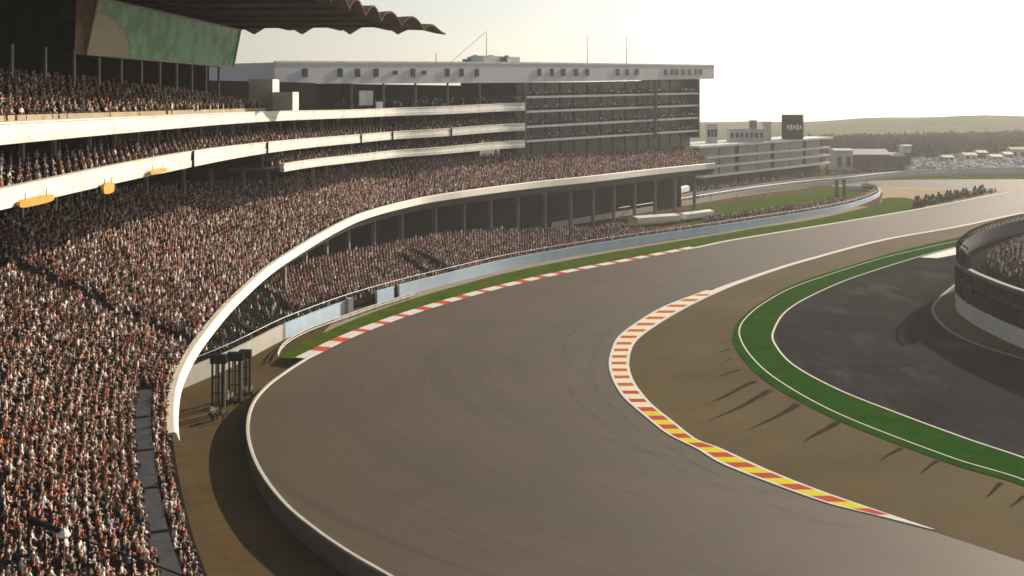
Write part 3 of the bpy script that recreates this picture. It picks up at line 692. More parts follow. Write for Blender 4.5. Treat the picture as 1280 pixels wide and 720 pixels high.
mb.build('upper_seating_deck', M['deck'], GS, recalc=False)
mb = MB(); mb.sweep(upath, un, [(.55, -.1), (.55, .55), (.7, .55), (.7, -.1)]); mb.build('upper_rail_wall', M['beige'], GS)
# dim rear structure under the roof: wall, posts, end bracing
mb = MB(); mb.prism([(-56.5, 60), (-56.5, 128), (-54.5, 134), (-53, 196), (-53.6, 196), (-58, 134), (-60, 60)], 40.5, 53.5); mb.build('upper_rear_wall', M['interior'], GS)
for q, y in enumerate(np.arange(96, 200, 7.5)):
    mb = MB(); x = float(np.interp(y, [90, 130, 200], [-54.5, -52.3, -50.5])); mb.tube([(x, y, 39), (x, y, 45.5)], .22, 8); mb.build('post', M['steel'], GS)
# glazed lounge under the roof
LG = empty('lounge', (-51, 160, 45), None); LG.parent = GS; LG.location = (-51-GS.location[0], 160-GS.location[1], 45-GS.location[2]); LG.name = 'glazed_lounge'
def Q(px, py, d): x, y = PD(px, d); return (x, y, toz(py, d))
a, b_, c_, d_ = Q(107, 67.5, 135), Q(291, 84, 198), Q(300, 37.5, 198), Q(122, -3, 135)
def lerp(p, q, t): return tuple(p[k]+(q[k]-p[k])*t for k in range(3))
mb = MB(); mb.add([a, b_, c_, d_, (a[0]-4, a[1], a[2]), (b_[0]-4, b_[1], b_[2]), (c_[0]-4, c_[1], c_[2]), (d_[0]-4, d_[1], d_[2])], [(0, 1, 2, 3), (4, 7, 6, 5), (1, 5, 6, 2), (3, 2, 6, 7), (0, 4, 5, 1)]); mb.build('glazing', M['lounge'], LG)
mb = MB(); e = .06
def on(u, v): # point on the glazed face, set slightly proud
    p = lerp(lerp(a, b_, u), lerp(d_, c_, u), v); return (p[0]+e, p[1], p[2])
arc = [on(0, v) for v in np.linspace(0, .75, 8)]+[on(.40*math.sin(t), .75*math.cos(t)) for t in np.linspace(.08, math.pi/2, 12)]
arc = [on(.001, .0)]+[on(.001, .75)]+[on(.22*math.sin(t), .75*math.cos(t)) for t in np.linspace(.08, math.pi/2, 14)]
mb.add(arc, [tuple(range(len(arc)))]); mb.build('tan_pane', M['lounge2'], LG)
mb = MB()
for (p, q) in ((a, b_), (d_, c_), (b_, c_), (a, d_)): mb.tube([(p[0]+.1, p[1], p[2]), (q[0]+.1, q[1], q[2])], .16, 6)
mb.tube([on(.22*math.sin(t), .75*math.cos(t)) for t in np.linspace(.02, math.pi/2, 12)], .1, 6)
mb.build('frame', M['palewall'], LG)
p1, p2 = Q(93, 67.5, 133.5), Q(96, -4, 133.5)
mb = MB(); mb.add([a, d_, p2, p1, (a[0]-3, a[1]+6, a[2]), (d_[0]-3, d_[1]+6, d_[2]), (p2[0]-1, p2[1]+6, p2[2]), (p1[0]-1, p1[1]+6, p1[2])], [(0, 1, 2, 3), (0, 3, 7, 4), (3, 2, 6, 7)]); mb.build('end_panel', M['beige'], LG)
# wavy canopy
def canopy():
    t = empty('canopy', (0, 0, 0)); t.parent = GS; t.name = 'canopy_roof'; t.location = (-45-GS.location[0], 150-GS.location[1], 53)
    D = 225.; ys_ = np.arange(60, D+.1, 1.0)
    ex = lambda y: float(np.interp(y, [60, 130, 170, 189, 203, 225], [-26, -24.5, -22.8, -21.4, -18.8, -13.3]))
    mb = MB(); NX = 90; vs = []; 
    for y in ys_:
        x1 = ex(y); 
        for k in range(NX+1):
            u = k/NX; x = -92+(x1+92)*u
            wx = abs(math.sin(math.pi*(x+13.3)/9.6)); wy = abs(math.sin(math.pi*(y-D)/13.0))
            edge = smooth(np.array((x1-x)/12.0)); endf = float(smooth(np.array((D-y)/14.0)))
            z = 52.3+2.1*wx*(1-.6*endf)*float(.15+.85*edge)+1.9*wy*(1-float(edge)*.55)*(.1+.9*endf)
            vs.append((x, y, z))
    n = NX+1; fs = [(j*n+i, j*n+i+1, (j+1)*n+i+1, (j+1)*n+i) for j in range(len(ys_)-1) for i in range(NX)]
    N0 = len(vs); vs2 = [(v[0], v[1], v[2]+.3) for v in vs]
    mb.add(vs+vs2, fs+[tuple(N0+i for i in f[::-1]) for f in fs]+[((len(ys_)-1)*n+i, (len(ys_)-1)*n+i+1, (len(ys_)-1)*n+i+1+N0, (len(ys_)-1)*n+i+N0) for i in range(NX)]+[(j*n+NX, (j+1)*n+NX, (j+1)*n+NX+N0, j*n+NX+N0) for j in range(len(ys_)-1)])
    mb.build('roof_shell', M['canopy'], t, recalc=False, smooth=False)
    for y in np.arange(62, 200, 13.0):
        mb = MB(); mb.tube([(-90, y+6, 51.9), (ex(y+6)-1.5, y+6, 52.4)], .28, 6)
        mb.build('rafter', M['darksteel'], t)
canopy()

# yellow signs under the middle balcony
def yellow_sign(px, d, py, wd, hh, lab):
    x, y = PD(px, d); z = toz(py, d)
    t = empty('sign', (x, y, z), lab, 'sign', 'yellow signs hung below the balcony')
    mb = MB(); N = 12; ring = []
    for k in range(N): an = 2*math.pi*k/N; ring.append((wd/2*math.copysign(abs(math.cos(an))**.5, math.cos(an)), hh/2*math.copysign(abs(math.sin(an))**.7, math.sin(an))))
    dx, dy = -.1, 1.0
    vs = [(x+.3*s_+q[0]*dx*0+0.0, y+q[0], z+q[1]) for s_ in (0, 1) for q in ring]
    mb.add(vs, [tuple(range(N)), tuple(range(N, 2*N))[::-1]]+[(k, (k+1) % N, N+(k+1) % N, N+k) for k in range(N)]); mb.build('board', M['yellowsign'], t)
    mb = MB(); mb.tube([(x+.15, y-wd*.3, z+hh*.4), (x+.15, y-wd*.3, z+hh*.4+.6)], .05, 5); mb.tube([(x+.15, y+wd*.3, z+hh*.4), (x+.15, y+wd*.3, z+hh*.4+.6)], .05, 5); mb.build('hanger', M['steel'], t)
yellow_sign(43, 99.5, 251, 7.5, .75, 'large yellow rounded sign hanging below the balcony at the left edge')
yellow_sign(133, 118, 235, 3.2, 1.2, 'small dull yellow sign below the balcony, between the two longer yellow signs')
yellow_sign(196, 135, 214, 6.5, .55, 'flat yellow sign below the balcony, rightmost of the yellow signs')

# ------------------------------------------------------------------ lower stand in front
LS = empty('lower_stand', tuple(WLc[len(WLc)//3]), 'low terrace of spectators behind a pale blue wall beside the track', 'terrace')
WN = normals(WLc); WS = arclen(WLc); NW = len(WLc); WX = 640+FPX*WLc[:, 0]/WLc[:, 1]
iend = NW-1
for i in range(NW):
    if WS[i] > 0: WLc[i][2] = ground_z(WLc[i][0], WLc[i][1])
WW = np.interp(WS, [0, 25, 45, 80, 105, 125, 150, 200, WS[-1]], [3, 9, 14, 14, 14, 9, 4.5, 4, 3.2])
print('wall px at s', [(int(s), int(np.interp(s, WS, WX))) for s in (0, 25, 45, 80, 105, 125, 150, 200, WS[-1])])
WW = np.interp(WX, [225, 330, 380, 560, 640, 740, 790, 850, 1110], [6, 11, 14, 14, 13, 9, 6, 2.6, 2.2])
def wsweep(name, sel, prof, m, parent=LS):
    mb = MB(); mb.sweep(WLc[sel], WN[sel], prof); return mb.build(name, m, parent)
gap = (WX > 433) & (WX < 470)
WH = np.interp(WX, [225, 560, 900, 1100], [2.6, 2.4, 2.2, 1.6])
a_ = np.where(WX <= 434)[0]; b_i = np.where((WX >= 469) & (WX < 494))[0]; c_i = np.where((WX >= 499) | (np.arange(NW) > int(np.argmax(WX))))[0]
for nm, sel, m in (('wall_panel', a_[a_ < len(a_)*.55], M['palewall']), ('wall_panel', a_[a_ >= int(len(a_)*.55)-1], M['bluewall']), ('wall_panel', b_i, M['bluewall']), ('wall_panel', c_i, M['bluewall'])):
    if len(sel) > 1: wsweep(nm, sel, lambda j, sel=sel: [(0, -.6), (0, WH[sel[j]]), (.45, WH[sel[j]]), (.45, -.6)], m)
gsel = np.where((WX > 433) & (WX < 470))[0]
wsweep('tunnel_mouth', gsel, [(1.6, -.3), (1.6, 2.5), (2, 2.5), (2, -.3)], M['interior'])
mb = MB(); j = a_[-1]; mb.box((WLc[j][0]+.5, WLc[j][1], 1.3), (1.2, .8, 3.2), .9); mb.build('gate_post', M['palewall'], LS)
# rake
KW = .47; 
mb = MB()
ssel = np.arange(0, NW, 2)
for k in range(17):
    w0, w1 = .9+.82*k, .9+.82*(k+1); z0 = 1.2+.385*k
    run_ = [j for j in ssel if WW[j] > w0 and j < NW-8]
    if len(run_) < 3: break
    vs = []
    for j in run_: vs += [(WLc[j][0]+WN[j][0]*w0, WLc[j][1]+WN[j][1]*w0, z0-.4), (WLc[j][0]+WN[j][0]*w0, WLc[j][1]+WN[j][1]*w0, z0), (WLc[j][0]+WN[j][0]*w1, WLc[j][1]+WN[j][1]*w1, z0)]
    fs = []
    for q in range(len(run_)-1):
        if run_[q+1]-run_[q] <= 2: fs += [(3*q, 3*q+1, 3*q+4, 3*q+3), (3*q+1, 3*q+2, 3*q+5, 3*q+4)]
    mb.add(vs, fs)
    s = 0
    while s < WS[-1]-8:
        j = int(np.searchsorted(WS, s)); s += random.uniform(.54, .68)
        if WW[j] < w0: continue
        x, y = WLc[j][0]+WN[j][0]*(w0+.35), WLc[j][1]+WN[j][1]*(w0+.35); px = topx(x, y)
        occ = .95
        if WX[j] < 470: occ = .93 if (k > 5+(WX[j]-300)*-.02 and WX[j] > 395) else .22
        if WX[j] < 395: occ = .2
        if abs(WX[j]-(545+0*k)) < 3 and k < 11: continue
        if random.random() < occ: people.append((x+random.gauss(0, .05), y, z0, math.atan2(-WN[j][1], -WN[j][0])-math.pi/2+random.gauss(0, .3), 'seat' if random.random() < .9 else 'stand', (3 if WX[j] < 470 and occ < .5 else 2), -1, s))
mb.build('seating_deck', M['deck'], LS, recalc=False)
# seats on the emptier near bays
mb = MB()
for k in range(12):
    w0 = .9+.82*k; z0 = 1.2+.385*k; s = 1
    while s < WS[-1]:
        j = int(np.searchsorted(WS, s)); s += .6
        if j >= NW or WX[j] > 465: break
        if WW[j] < w0+.3: continue
        x, y = WLc[j][0]+WN[j][0]*(w0+.55), WLc[j][1]+WN[j][1]*(w0+.55); rz = math.atan2(WN[j][1], WN[j][0])
        mb.box((x, y, z0+.3), (.4, .46, .1), rz); mb.box((x+WN[j][0]*.2, y+WN[j][1]*.2, z0+.55), (.07, .46, .45), rz)
o = mb.build('seats', M['seatgreen'], LS, recalc=False); o['kind'] = 'stuff'
# rear parapet of lower rake + handrail on the wall
wsweep('rear_parapet', np.where(WX < 800)[0][::3], lambda j: (lambda q: [(WW[q]+.9, -.5), (WW[q]+.9, 1.4+KW*WW[q]), (WW[q]+1.15, 1.4+KW*WW[q]), (WW[q]+1.15, -.5)])(np.where(WX < 800)[0][::3][j]), M['interior'])
rp = [(WLc[j][0]+WN[j][0]*.3, WLc[j][1]+WN[j][1]*.3, WLc[j][2]+WH[j]+1.0) for j in range(0, NW, 4)]
mb = MB(); mb.tube(rp, .045, 5)
for p in rp: mb.tube([p, (p[0], p[1], p[2]-1.0)], .035, 5)
mb.build('handrail', M['steel'], LS)
# curved tunnel roof in the crowd
def tunnel_roof():
    j0 = int(np.argmin(np.abs(WX-566))); pts = [(WLc[j0][0]+WN[j0][0]*w_+1.2*math.sin(w_*.3), WLc[j0][1]+WN[j0][1]*w_-.12*w_, 1.75+.44*w_) for w_ in (.8, 3, 5, 7, 9, 11)]
    c = spline(pts, step=1.0); n = normals(c); mb = MB(); mb.sweep(c, n, [(-1.1, -.9), (-1.0, 0), (-.5, .35), (.5, .35), (1.0, 0), (1.1, -.9)]); mb.build('tunnel_roof', M['darksteel'], LS, smooth=False)
tunnel_roof()

# ------------------------------------------------------------------ people standing at ground level in the concourse and beyond
def scatter_line(pxa, pxb, n, spread, t='stand', pal=3):
    for _ in range(n):
        u = random.random(); px = pxa[0]+(pxb[0]-pxa[0])*u; py = pxa[1]+(pxb[1]-pxa[1])*u-random.random()*spread
        x, y, z = P(px, py, 0); people.append((x, y, -.05, random.uniform(-2.6, -1.0) if random.random() < .5 else random.random()*6.3, t, pal, -1, 0))
scatter_line((680, 281), (880, 250), 420, 9)
scatter_line((870, 243), (1035, 219), 620, 9)
scatter_line((1035, 221), (1130, 213), 240, 6)
scatter_line((750, 292), (785, 286), 50, 6, pal=1)
scatter_line((880, 279), (1070, 254), 260, 5, pal=3)

# ------------------------------------------------------------------ middle block with the long pale roof
BL = empty('pavilion', (30, 360, 0), 'tall glazed pavilion with a long pale roof above five dark balcony storeys', 'building')
A0 = np.array((-53., 250.)); B0 = np.array((74.5, 413.)); dv = (B0-A0); Lr = np.linalg.norm(dv); dv /= Lr; nv = np.array((-dv[1], dv[0]))
def onl(t, o): p = A0+dv*Lr*t+nv*o; return (p[0], p[1])
def pxt(px):   # parameter along the roof line for an image column
    k = (px-640)/FPX; # A.x + d.x*s = k (A.y + d.y*s)
    s = (k*A0[1]-A0[0])/(dv[0]-k*dv[1]); return s/Lr
N = 24; vs = []
for j in range(N+1):
    t = j/N; px = topx(*onl(t, 0)); d = onl(t, 0)[1]
    zt = toz(np.interp(px, [342, 654, 885], [78, 79, 82]), d); zb = toz(np.interp(px, [342, 654, 885], [105, 103, 98.5]), d)
    for (o, z) in ((0, zt), (0, zb), (26, zb), (26, zt)): x, y = onl(t, o); vs.append((x, y, z))
mb = MB(); mb.add(vs, [(4*j+k, 4*j+(k+1) % 4, 4*j+4+(k+1) % 4, 4*j+4+k) for j in range(N) for k in range(4)]+[(0, 1, 2, 3), (4*N, 4*N+3, 4*N+2, 4*N+1)])
rf = mb.build('roof', M['roofgrey'], BL)
def roof_zs(px):
    t = pxt(px); d = onl(t, 0)[1]; return toz(np.interp(px, [342, 654, 885], [78, 79, 82]), d), toz(np.interp(px, [342, 654, 885], [105, 103, 98.5]), d)
# eave trim
mb = MB()
for (ia, ib) in ((0, 0),):
    pts = [(*onl(j/N, -.12), vs[4*j][2]+.1) for j in range(N+1)]; mb.sweep(np.array(pts), np.repeat([nv], N+1, 0), [(0, -.25), (0, .25), (.5, .25), (.5, -.25)])
mb.build('eave_trim', M['bandwhite'], rf)
for px in (381, 425, 447, 470, 494, 516, 530, 559, 577, 596, 674, 690, 704, 720, 734, 772, 784, 796, 832, 840, 846, 854, 862, 870, 876):
    t = pxt(px); zt, zb = roof_zs(px); x, y = onl(t, -.05); hh = (zt-zb)
    mb = MB(); ang = math.atan2(dv[1], dv[0]); small = px in (494, 530)
    wz = hh*(.40 if not small else .18); mb.box((x, y, zb+hh*.52), (1.5 if px < 700 else 2.0, .3, wz), ang); mb.build('window', M['glassdark'], rf)
# storeys of the right hand part
ta, tb = pxt(655), pxt(873)
fl = [(121.7, 116.7), (140, 131.7), (159, 147.3), (177, 163.3)]
da, db = onl(ta, 0)[1], onl(tb, 0)[1]
zz = [(toz(roof_zs(655) and 103, da), toz(98.5, db))]+[(toz(a, da), toz(b, db)) for a, b in fl]
ang = math.atan2(dv[1], dv[0])
def slab(za, zb, th, o0, o1, name, m, t0=ta, t1=tb, parent=BL):
    p = [onl(t0, o0), onl(t1, o0), onl(t1, o1), onl(t0, o1)]; mb = MB(); v = []
    for q, z in zip(p, (za, zb, zb, za)): v.append((q[0], q[1], z-th/2))
    for q, z in zip(p, (za, zb, zb, za)): v.append((q[0], q[1], z+th/2))
    mb.add(v, [(0, 3, 2, 1), (4, 5, 6, 7), (0, 1, 5, 4), (1, 2, 6, 5), (2, 3, 7, 6), (3, 0, 4, 7)]); return mb.build(name, m, parent)
for k, (za, zb) in enumerate(zz[1:]):
    slab(za, zb, .6, .0, 8, 'balcony', M['roofgrey'])
    slab(za+1.2, zb+1.2, .08, .5, .62, 'balcony_rail', M['steel'])
    # people on every balcony
for k in range(4):
    for row in range(2):
        s = 0; L = Lr*(tb-ta)
        while s < L:
            u = s/L; t = ta+(tb-ta)*u; s += random.uniform(.6, 1.0)
            if random.random() < .45: continue
            z = zz[k+1][0]+(zz[k+1][1]-zz[k+1][0])*u+.3+.55*row
            x, y = onl(t, .8+.75*row); people.append((x, y, z-(.25 if row else 0), math.atan2(-nv[1], -nv[0])-math.pi/2+random.gauss(0, .5), 'stand' if random.random() < .5 else 'seat', 3, -1, 0))
# glazing bays
nb = 14
for k in range(5):
    za = zz[k]; zb_ = zz[k+1] if k < 4 else (zz[4][0]-6, zz[4][1]-6)
    for b in range(nb):
        u0, u1 = b/nb+.004, (b+1)/nb-.004; v = []
        for u, o in ((u0, 0), (u1, 0)):
            t = ta+(tb-ta)*u; top_ = za[0]+(za[1]-za[0])*u-.3; bo = zb_[0]+(zb_[1]-zb_[0])*u+.35
            x, y = onl(t, 3.2); x2, y2 = onl(t, 3.4); v += [(x, y, bo), (x, y, top_), (x2, y2, top_), (x2, y2, bo)]
        mb = MB(); mb.add(v, [(0, 1, 2, 3), (4, 7, 6, 5), (0, 4, 5, 1), (3, 2, 6, 7), (1, 5, 6, 2), (0, 3, 7, 4)]); mb.build('window', M['glassdark'], BL)
slab(zz[4][0]-3, zz[4][1]-3, 6, 3.6, 9, 'lower_wall', M['interior'])
slab((zz[0][0]+zz[4][0])/2, (zz[0][1]+zz[4][1])/2, 17, 3.6, 24, 'core', M['interior'])
for px, o in ((656, 0.2), (819, .0)):
    t = pxt(px); x, y = onl(t, o); zt = roof_zs(px)[1]; mb = MB(); mb.box((x, y, (zt+26)/2), (1.1, .9, zt-26), ang); mb.build('pier', M['soffit'], BL)
p = [onl(tb, -.1), onl(tb+.004, -.1), onl(tb+.004, 24), onl(tb, 24)]; mb = MB(); mb.prism(p, 25, roof_zs(873)[1]-.02); mb.build('end_wall', M['soffit'], BL)
# top storey behind the upper white band (left hand part)
t0, t1 = pxt(345), ta
slab(39.2, 39.2, 7.5, 13, 22, 'core', M['interior'], t0, t1)
for px in range(370, 650, 40):
    t = pxt(px); x, y = onl(t, 3); zt = roof_zs(px)[1]; mb = MB(); mb.tube([(x, y, 36), (x, y, zt)], .3, 8); mb.build('post', M['steel'], BL)
for row in range(3):
    s = 0; L = Lr*(t1-t0)
    while s < L:
        t = t0+(t1-t0)*s/L; s += random.uniform(.8, 1.5); x, y = onl(t, 4+row*1.3)
        if topx(x, y) > 590 or random.random() < .6: people.append((x, y, 36.6+.7*row, random.uniform(0, 6.3), 'stand', 3, -1, 0))
x, y = onl(pxt(461), 1); mb = MB(); mb.box((x, y, 39.5), (4.6, .3, 3.6), ang); mb.box((x+3, y+2, 37.5), (2.2, .3, 2.2), ang); mb.build('white_screen', M['bandwhite'], BL)
# rooftop kit
def mast(px, d, y0, y1, lab, lean=0, grp='masts on the pavilion roof'):
    x, y = PD(px, d); z0, z1 = toz(y0, d), toz(y1, d)
    mb = MB(); mb.tube([(0, 0, z0), (lean*.5, 0, (z0+z1)/2), (lean, 0, z1)], .16, 6, .07); mb.box((0, 0, z0+.15), (.9, .9, .4))
    mb.v = [(a+x, b+y, c) for a, b, c in mb.v]
    o = mb.build('mast', M['steel'], origin=(x, y, z0)); prop(o, lab, 'mast', grp)
mast(734, 362, 82, 42, 'thin tall mast on the pavilion roof, right of the roof cabin')
mast(783, 380, 82, 44, 'thin mast on the pavilion roof, nearest the right end')
mast(608, 325, 79, 38, 'tallest mast beside the rooftop plant on the pavilion')
mast(545, 300, 79, 66, 'short stub mast at the left of the rooftop plant')
mast(1005, 560, 171, 112, 'hair-thin mast beside the dark tower on the white building', grp='masts')
def crane():
    x, y = PD(607, 322); z = toz(79, 322)
    t = empty('rooftop_plant', (x, y, z), 'cluster of low plant boxes with guy cables on the pavilion roof', 'plant room')
    mb = MB()
    for k in range(9): mb.box((x-6+k*1.5, y+.5*k, z+.6+.3*(k % 3)), (1.0+.3*(k % 2), 1, 1.2+.6*(k % 3)), ang)
    mb.build('plant_boxes', M['steel'], t)
    mb = MB(); mb.tube([(x, y, z+9), (x-10, y, z+.3)], .06, 4); mb.tube([(x, y, z+9), (x+7, y+4, z+.3)], .06, 4); mb.build('guy_cable', M['steel'], t)
    mb = MB(); c = onl(pxt(655), 8); mb.box((c[0]-2, c[1], z+1.1), (17, 5, 2.0), ang); mb.build('roof_cabin', M['paleroof'], t)
crane()

# ------------------------------------------------------------------ white building on the right
WB = empty('terrace_building', (120, 527, 0), 'low white glazed building with three balcony storeys right of the pavilion', 'building')
A1 = np.array(P(876, 237.5)[:2]); B1 = np.array(P(1035, 217)[:2]); d1 = B1-A1; L1 = np.linalg.norm(d1); d1 /= L1; n1 = np.array((-d1[1], d1[0])); an1 = math.atan2(d1[1], d1[0])
def onw(t, o): p = A1+d1*L1*t+n1*o; return (p[0], p[1])
def wbox(t0, t1, o0, o1, z0, z1, name, m, parent=WB):
    p = [onw(t0, o0), onw(t1, o0), onw(t1, o1), onw(t0, o1)]; mb = MB(); mb.prism(p, z0, z1); return mb.build(name, m, parent)
for z in (5.6, 9.6, 13.6): wbox(0, 1.0, -1.2, 3, z-.45, z+.45, 'balcony', M['bandwhite'])
rfw = wbox(-.03, 1.02, -1.8, 22, 18.0, 18.9, 'roof', M['bandwhite'])
nbay = 8
for k, (z0, z1) in enumerate(((6.05, 9.15), (10.05, 13.15), (14.05, 18))):
    for b in range(nbay):
        if b == nbay-1: m = M['redwall']; t0, t1 = .955, .998
        else: m = M['glassblue']; t0, t1 = .005+b*.135, .005+(b+1)*.135-(.03 if b % 2 else .008)
        wbox(t0, t1, .9, 1.3, z0, z1, 'window' if b < nbay-1 else 'end_panel', m)
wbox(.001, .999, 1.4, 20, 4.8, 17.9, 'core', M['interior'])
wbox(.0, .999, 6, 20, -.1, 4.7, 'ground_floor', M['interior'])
for b in range(13): x, y = onw(.01+b*.081, -.6); mb = MB(); mb.box((x, y, 2.5), (.6, .6, 5.1), an1); mb.build('column', M['darksteel'], WB)
def rooftop(px0, px1, y0, y1, d, name, m, lab, cat, extra=None, dep=5):
    x0, x1 = PD(px0, d)[0], PD(px1, d)[0]; z0, z1 = toz(y1, d), toz(y0, d); z0 = 18.92 if abs(z0-18.9) < 4 else z0
    t = empty(name, ((x0+x1)/2, d, z0), lab, cat)
    mb = MB(); mb.box(((x0+x1)/2, d+dep/2, (z0+z1)/2), (x1-x0, dep, z1-z0)); mb.build('body', m, t)
    mb = MB(); mb.box(((x0+x1)/2, d+dep/2, z1+.12), (x1-x0+.5, dep+.5, .24)); mb.build('cap', M['steel'], t)
    if extra: extra(t, x0, x1, d, z0, z1)
def tower_extra(t, x0, x1, d, z0, z1):
    for k in range(5):
        mb = MB(); wd = (x1-x0)/6.5; mb.box((x0+(x1-x0)*(.13+.18*k), d-.1, z0+(z1-z0)*.5), (wd*.8, .2, (z1-z0)*(.16+.08*(k % 2)))); mb.build('window', M['bandwhite'], t)
rooftop(982, 1004, 144, 168, 545, 'roof_tower', M['darksteel'], 'dark square tower with a row of white openings on the white building roof', 'tower', tower_extra, 8)
def wins(t, x0, x1, d, z0, z1):
    n = max(3, int((x1-x0)/2.2))
    for k in range(n): mb = MB(); mb.box((x0+(x1-x0)*(k+.5)/n, d-.05, z0+(z1-z0)*.55), (1.2, .15, (z1-z0)*.4)); mb.build('window', M['glassdark'], t)
rooftop(912, 955, 162, 176, 515, 'roof_cabin', M['paleroof'], 'long pale cabin with dark windows on the white building roof', 'cabin', wins, 7)
rooftop(938, 946, 151, 162, 522, 'roof_tank', M['steel'], 'small grey box standing on top of the long pale roof cabin', 'tank', None, 3)
rooftop(884, 897, 156, 176, 500, 'roof_plant', M['paleroof'], 'cream plant housing at the left end of the white building roof', 'plant room', wins, 5)
rooftop(955, 964, 153, 172, 530, 'roof_stair', M['paleroof'], 'narrow pale stair head between the long cabin and the dark tower', 'stair head', None, 4)

# barrier walls along the access road
def barrier(name, pts, h, m, lab, cat, z=0.0, post=None, step=3, group=None):
    c = pxcurve(pts, step=step); n = normals(c); t = empty(name, tuple(c[len(c)//2]), lab, cat, group)
    mb = MB(); mb.sweep(c, n, [(0, -.1), (0, h), (.35, h), (.35, -.1)]); mb.build('panel', m, t)
    if post:
        mb = MB(); top = [(p[0], p[1], h+post) for p in c]; mb.tube(top, .06, 4); mb.build('rail', M['steel'], t)
        mb = MB(); [mb.tube([(p[0], p[1], h), (p[0], p[1], h+post)], .06, 4) for p in c[::3]]; mb.build('posts', M['steel'], t)
barrier('barrier_wall', [(690, 285), (790, 268), (850, 258), (930, 244.5), (1000, 235), (1060, 229), (1135, 221.5), (1280, 217.5), (1400, 215)], 1.7, M['palewall'], 'long pale barrier wall curving from the terrace past the white building to the right edge', 'wall', post=1.2)
barrier('barrier_wall', [(800, 259), (860, 249), (930, 239), (1000, 229.5), (1060, 224.5), (1135, 218.5), (1280, 214), (1400, 212)], 2.2, M['paleroof'], 'pale grey safety wall close behind the long pale barrier wall', 'wall')

# ------------------------------------------------------------------ tall dark pole racks with people at their feet
def rack(px, py, hpx, wpx, npole, lab):
    x, y, z = G(px, py); h = hpx*y/FPX; wd = wpx*y/FPX
    t = empty('floodlight_rack', (x, y, z), lab, 'pole rack', 'dark pole racks on the service ground')
    for k in range(npole):
        mb = MB(); xx = x-wd/2+wd*k/(npole-1); mb.tube([(xx, y+(k % 2)*.5, z), (xx, y+(k % 2)*.5, z+h-.9)], .16, 8, .14); mb.build('pole', M['steel' if k % 3 == 1 else 'darksteel'], t)
    mb = MB(); mb.box((x, y+.25, z+h-.55), (wd+.5, 1.1, 1.1)); mb.build('head_box', M['darksteel'], t)
    mb = MB(); mb.box((x, y+.4, z+.1), (wd+.5, 1.3, .2)); mb.build('base', M['darksteel'], t)
    for q in (.35, .62): mb = MB(); mb.box((x, y+.25, z+h*q), (wd+.1, .12, .12)); mb.build('cross_bar', M['darksteel'], t)
rack(273, 518, 74, 15, 5, 'nearest dark pole rack, standing alone left of the other two')
rack(294, 503, 62, 15, 5, 'middle dark pole rack, just left of the tallest one')
rack(306, 494, 56, 10, 4, 'rightmost dark pole rack, its head a little higher than the others')

def guardrail():
    c = spline([G(347, 450), G(351, 441), G(362, 430.5), G(381, 420), G(400, 412), G(440, 397.5), G(470, 387), G(520, 371)], step=1.0); n = normals(c)
    t = empty('guardrail', tuple(c[10]), 'double white guardrail curving beside the grass verge at the end of the kerb', 'guardrail')
    for dz in (.55, .95):
        mb = MB(); mb.sweep(c, n, [(-.06, dz-.09), (-.1, dz), (-.06, dz+.09), (.04, dz+.09), (.04, dz-.09)]); mb.build('rail', M['white'], t)
    for p in c[::3]:
        mb = MB(); mb.box((p[0], p[1], p[2]+.5), (.14, .14, 1.1)); mb.build('post', M['steel'], t)
guardrail()

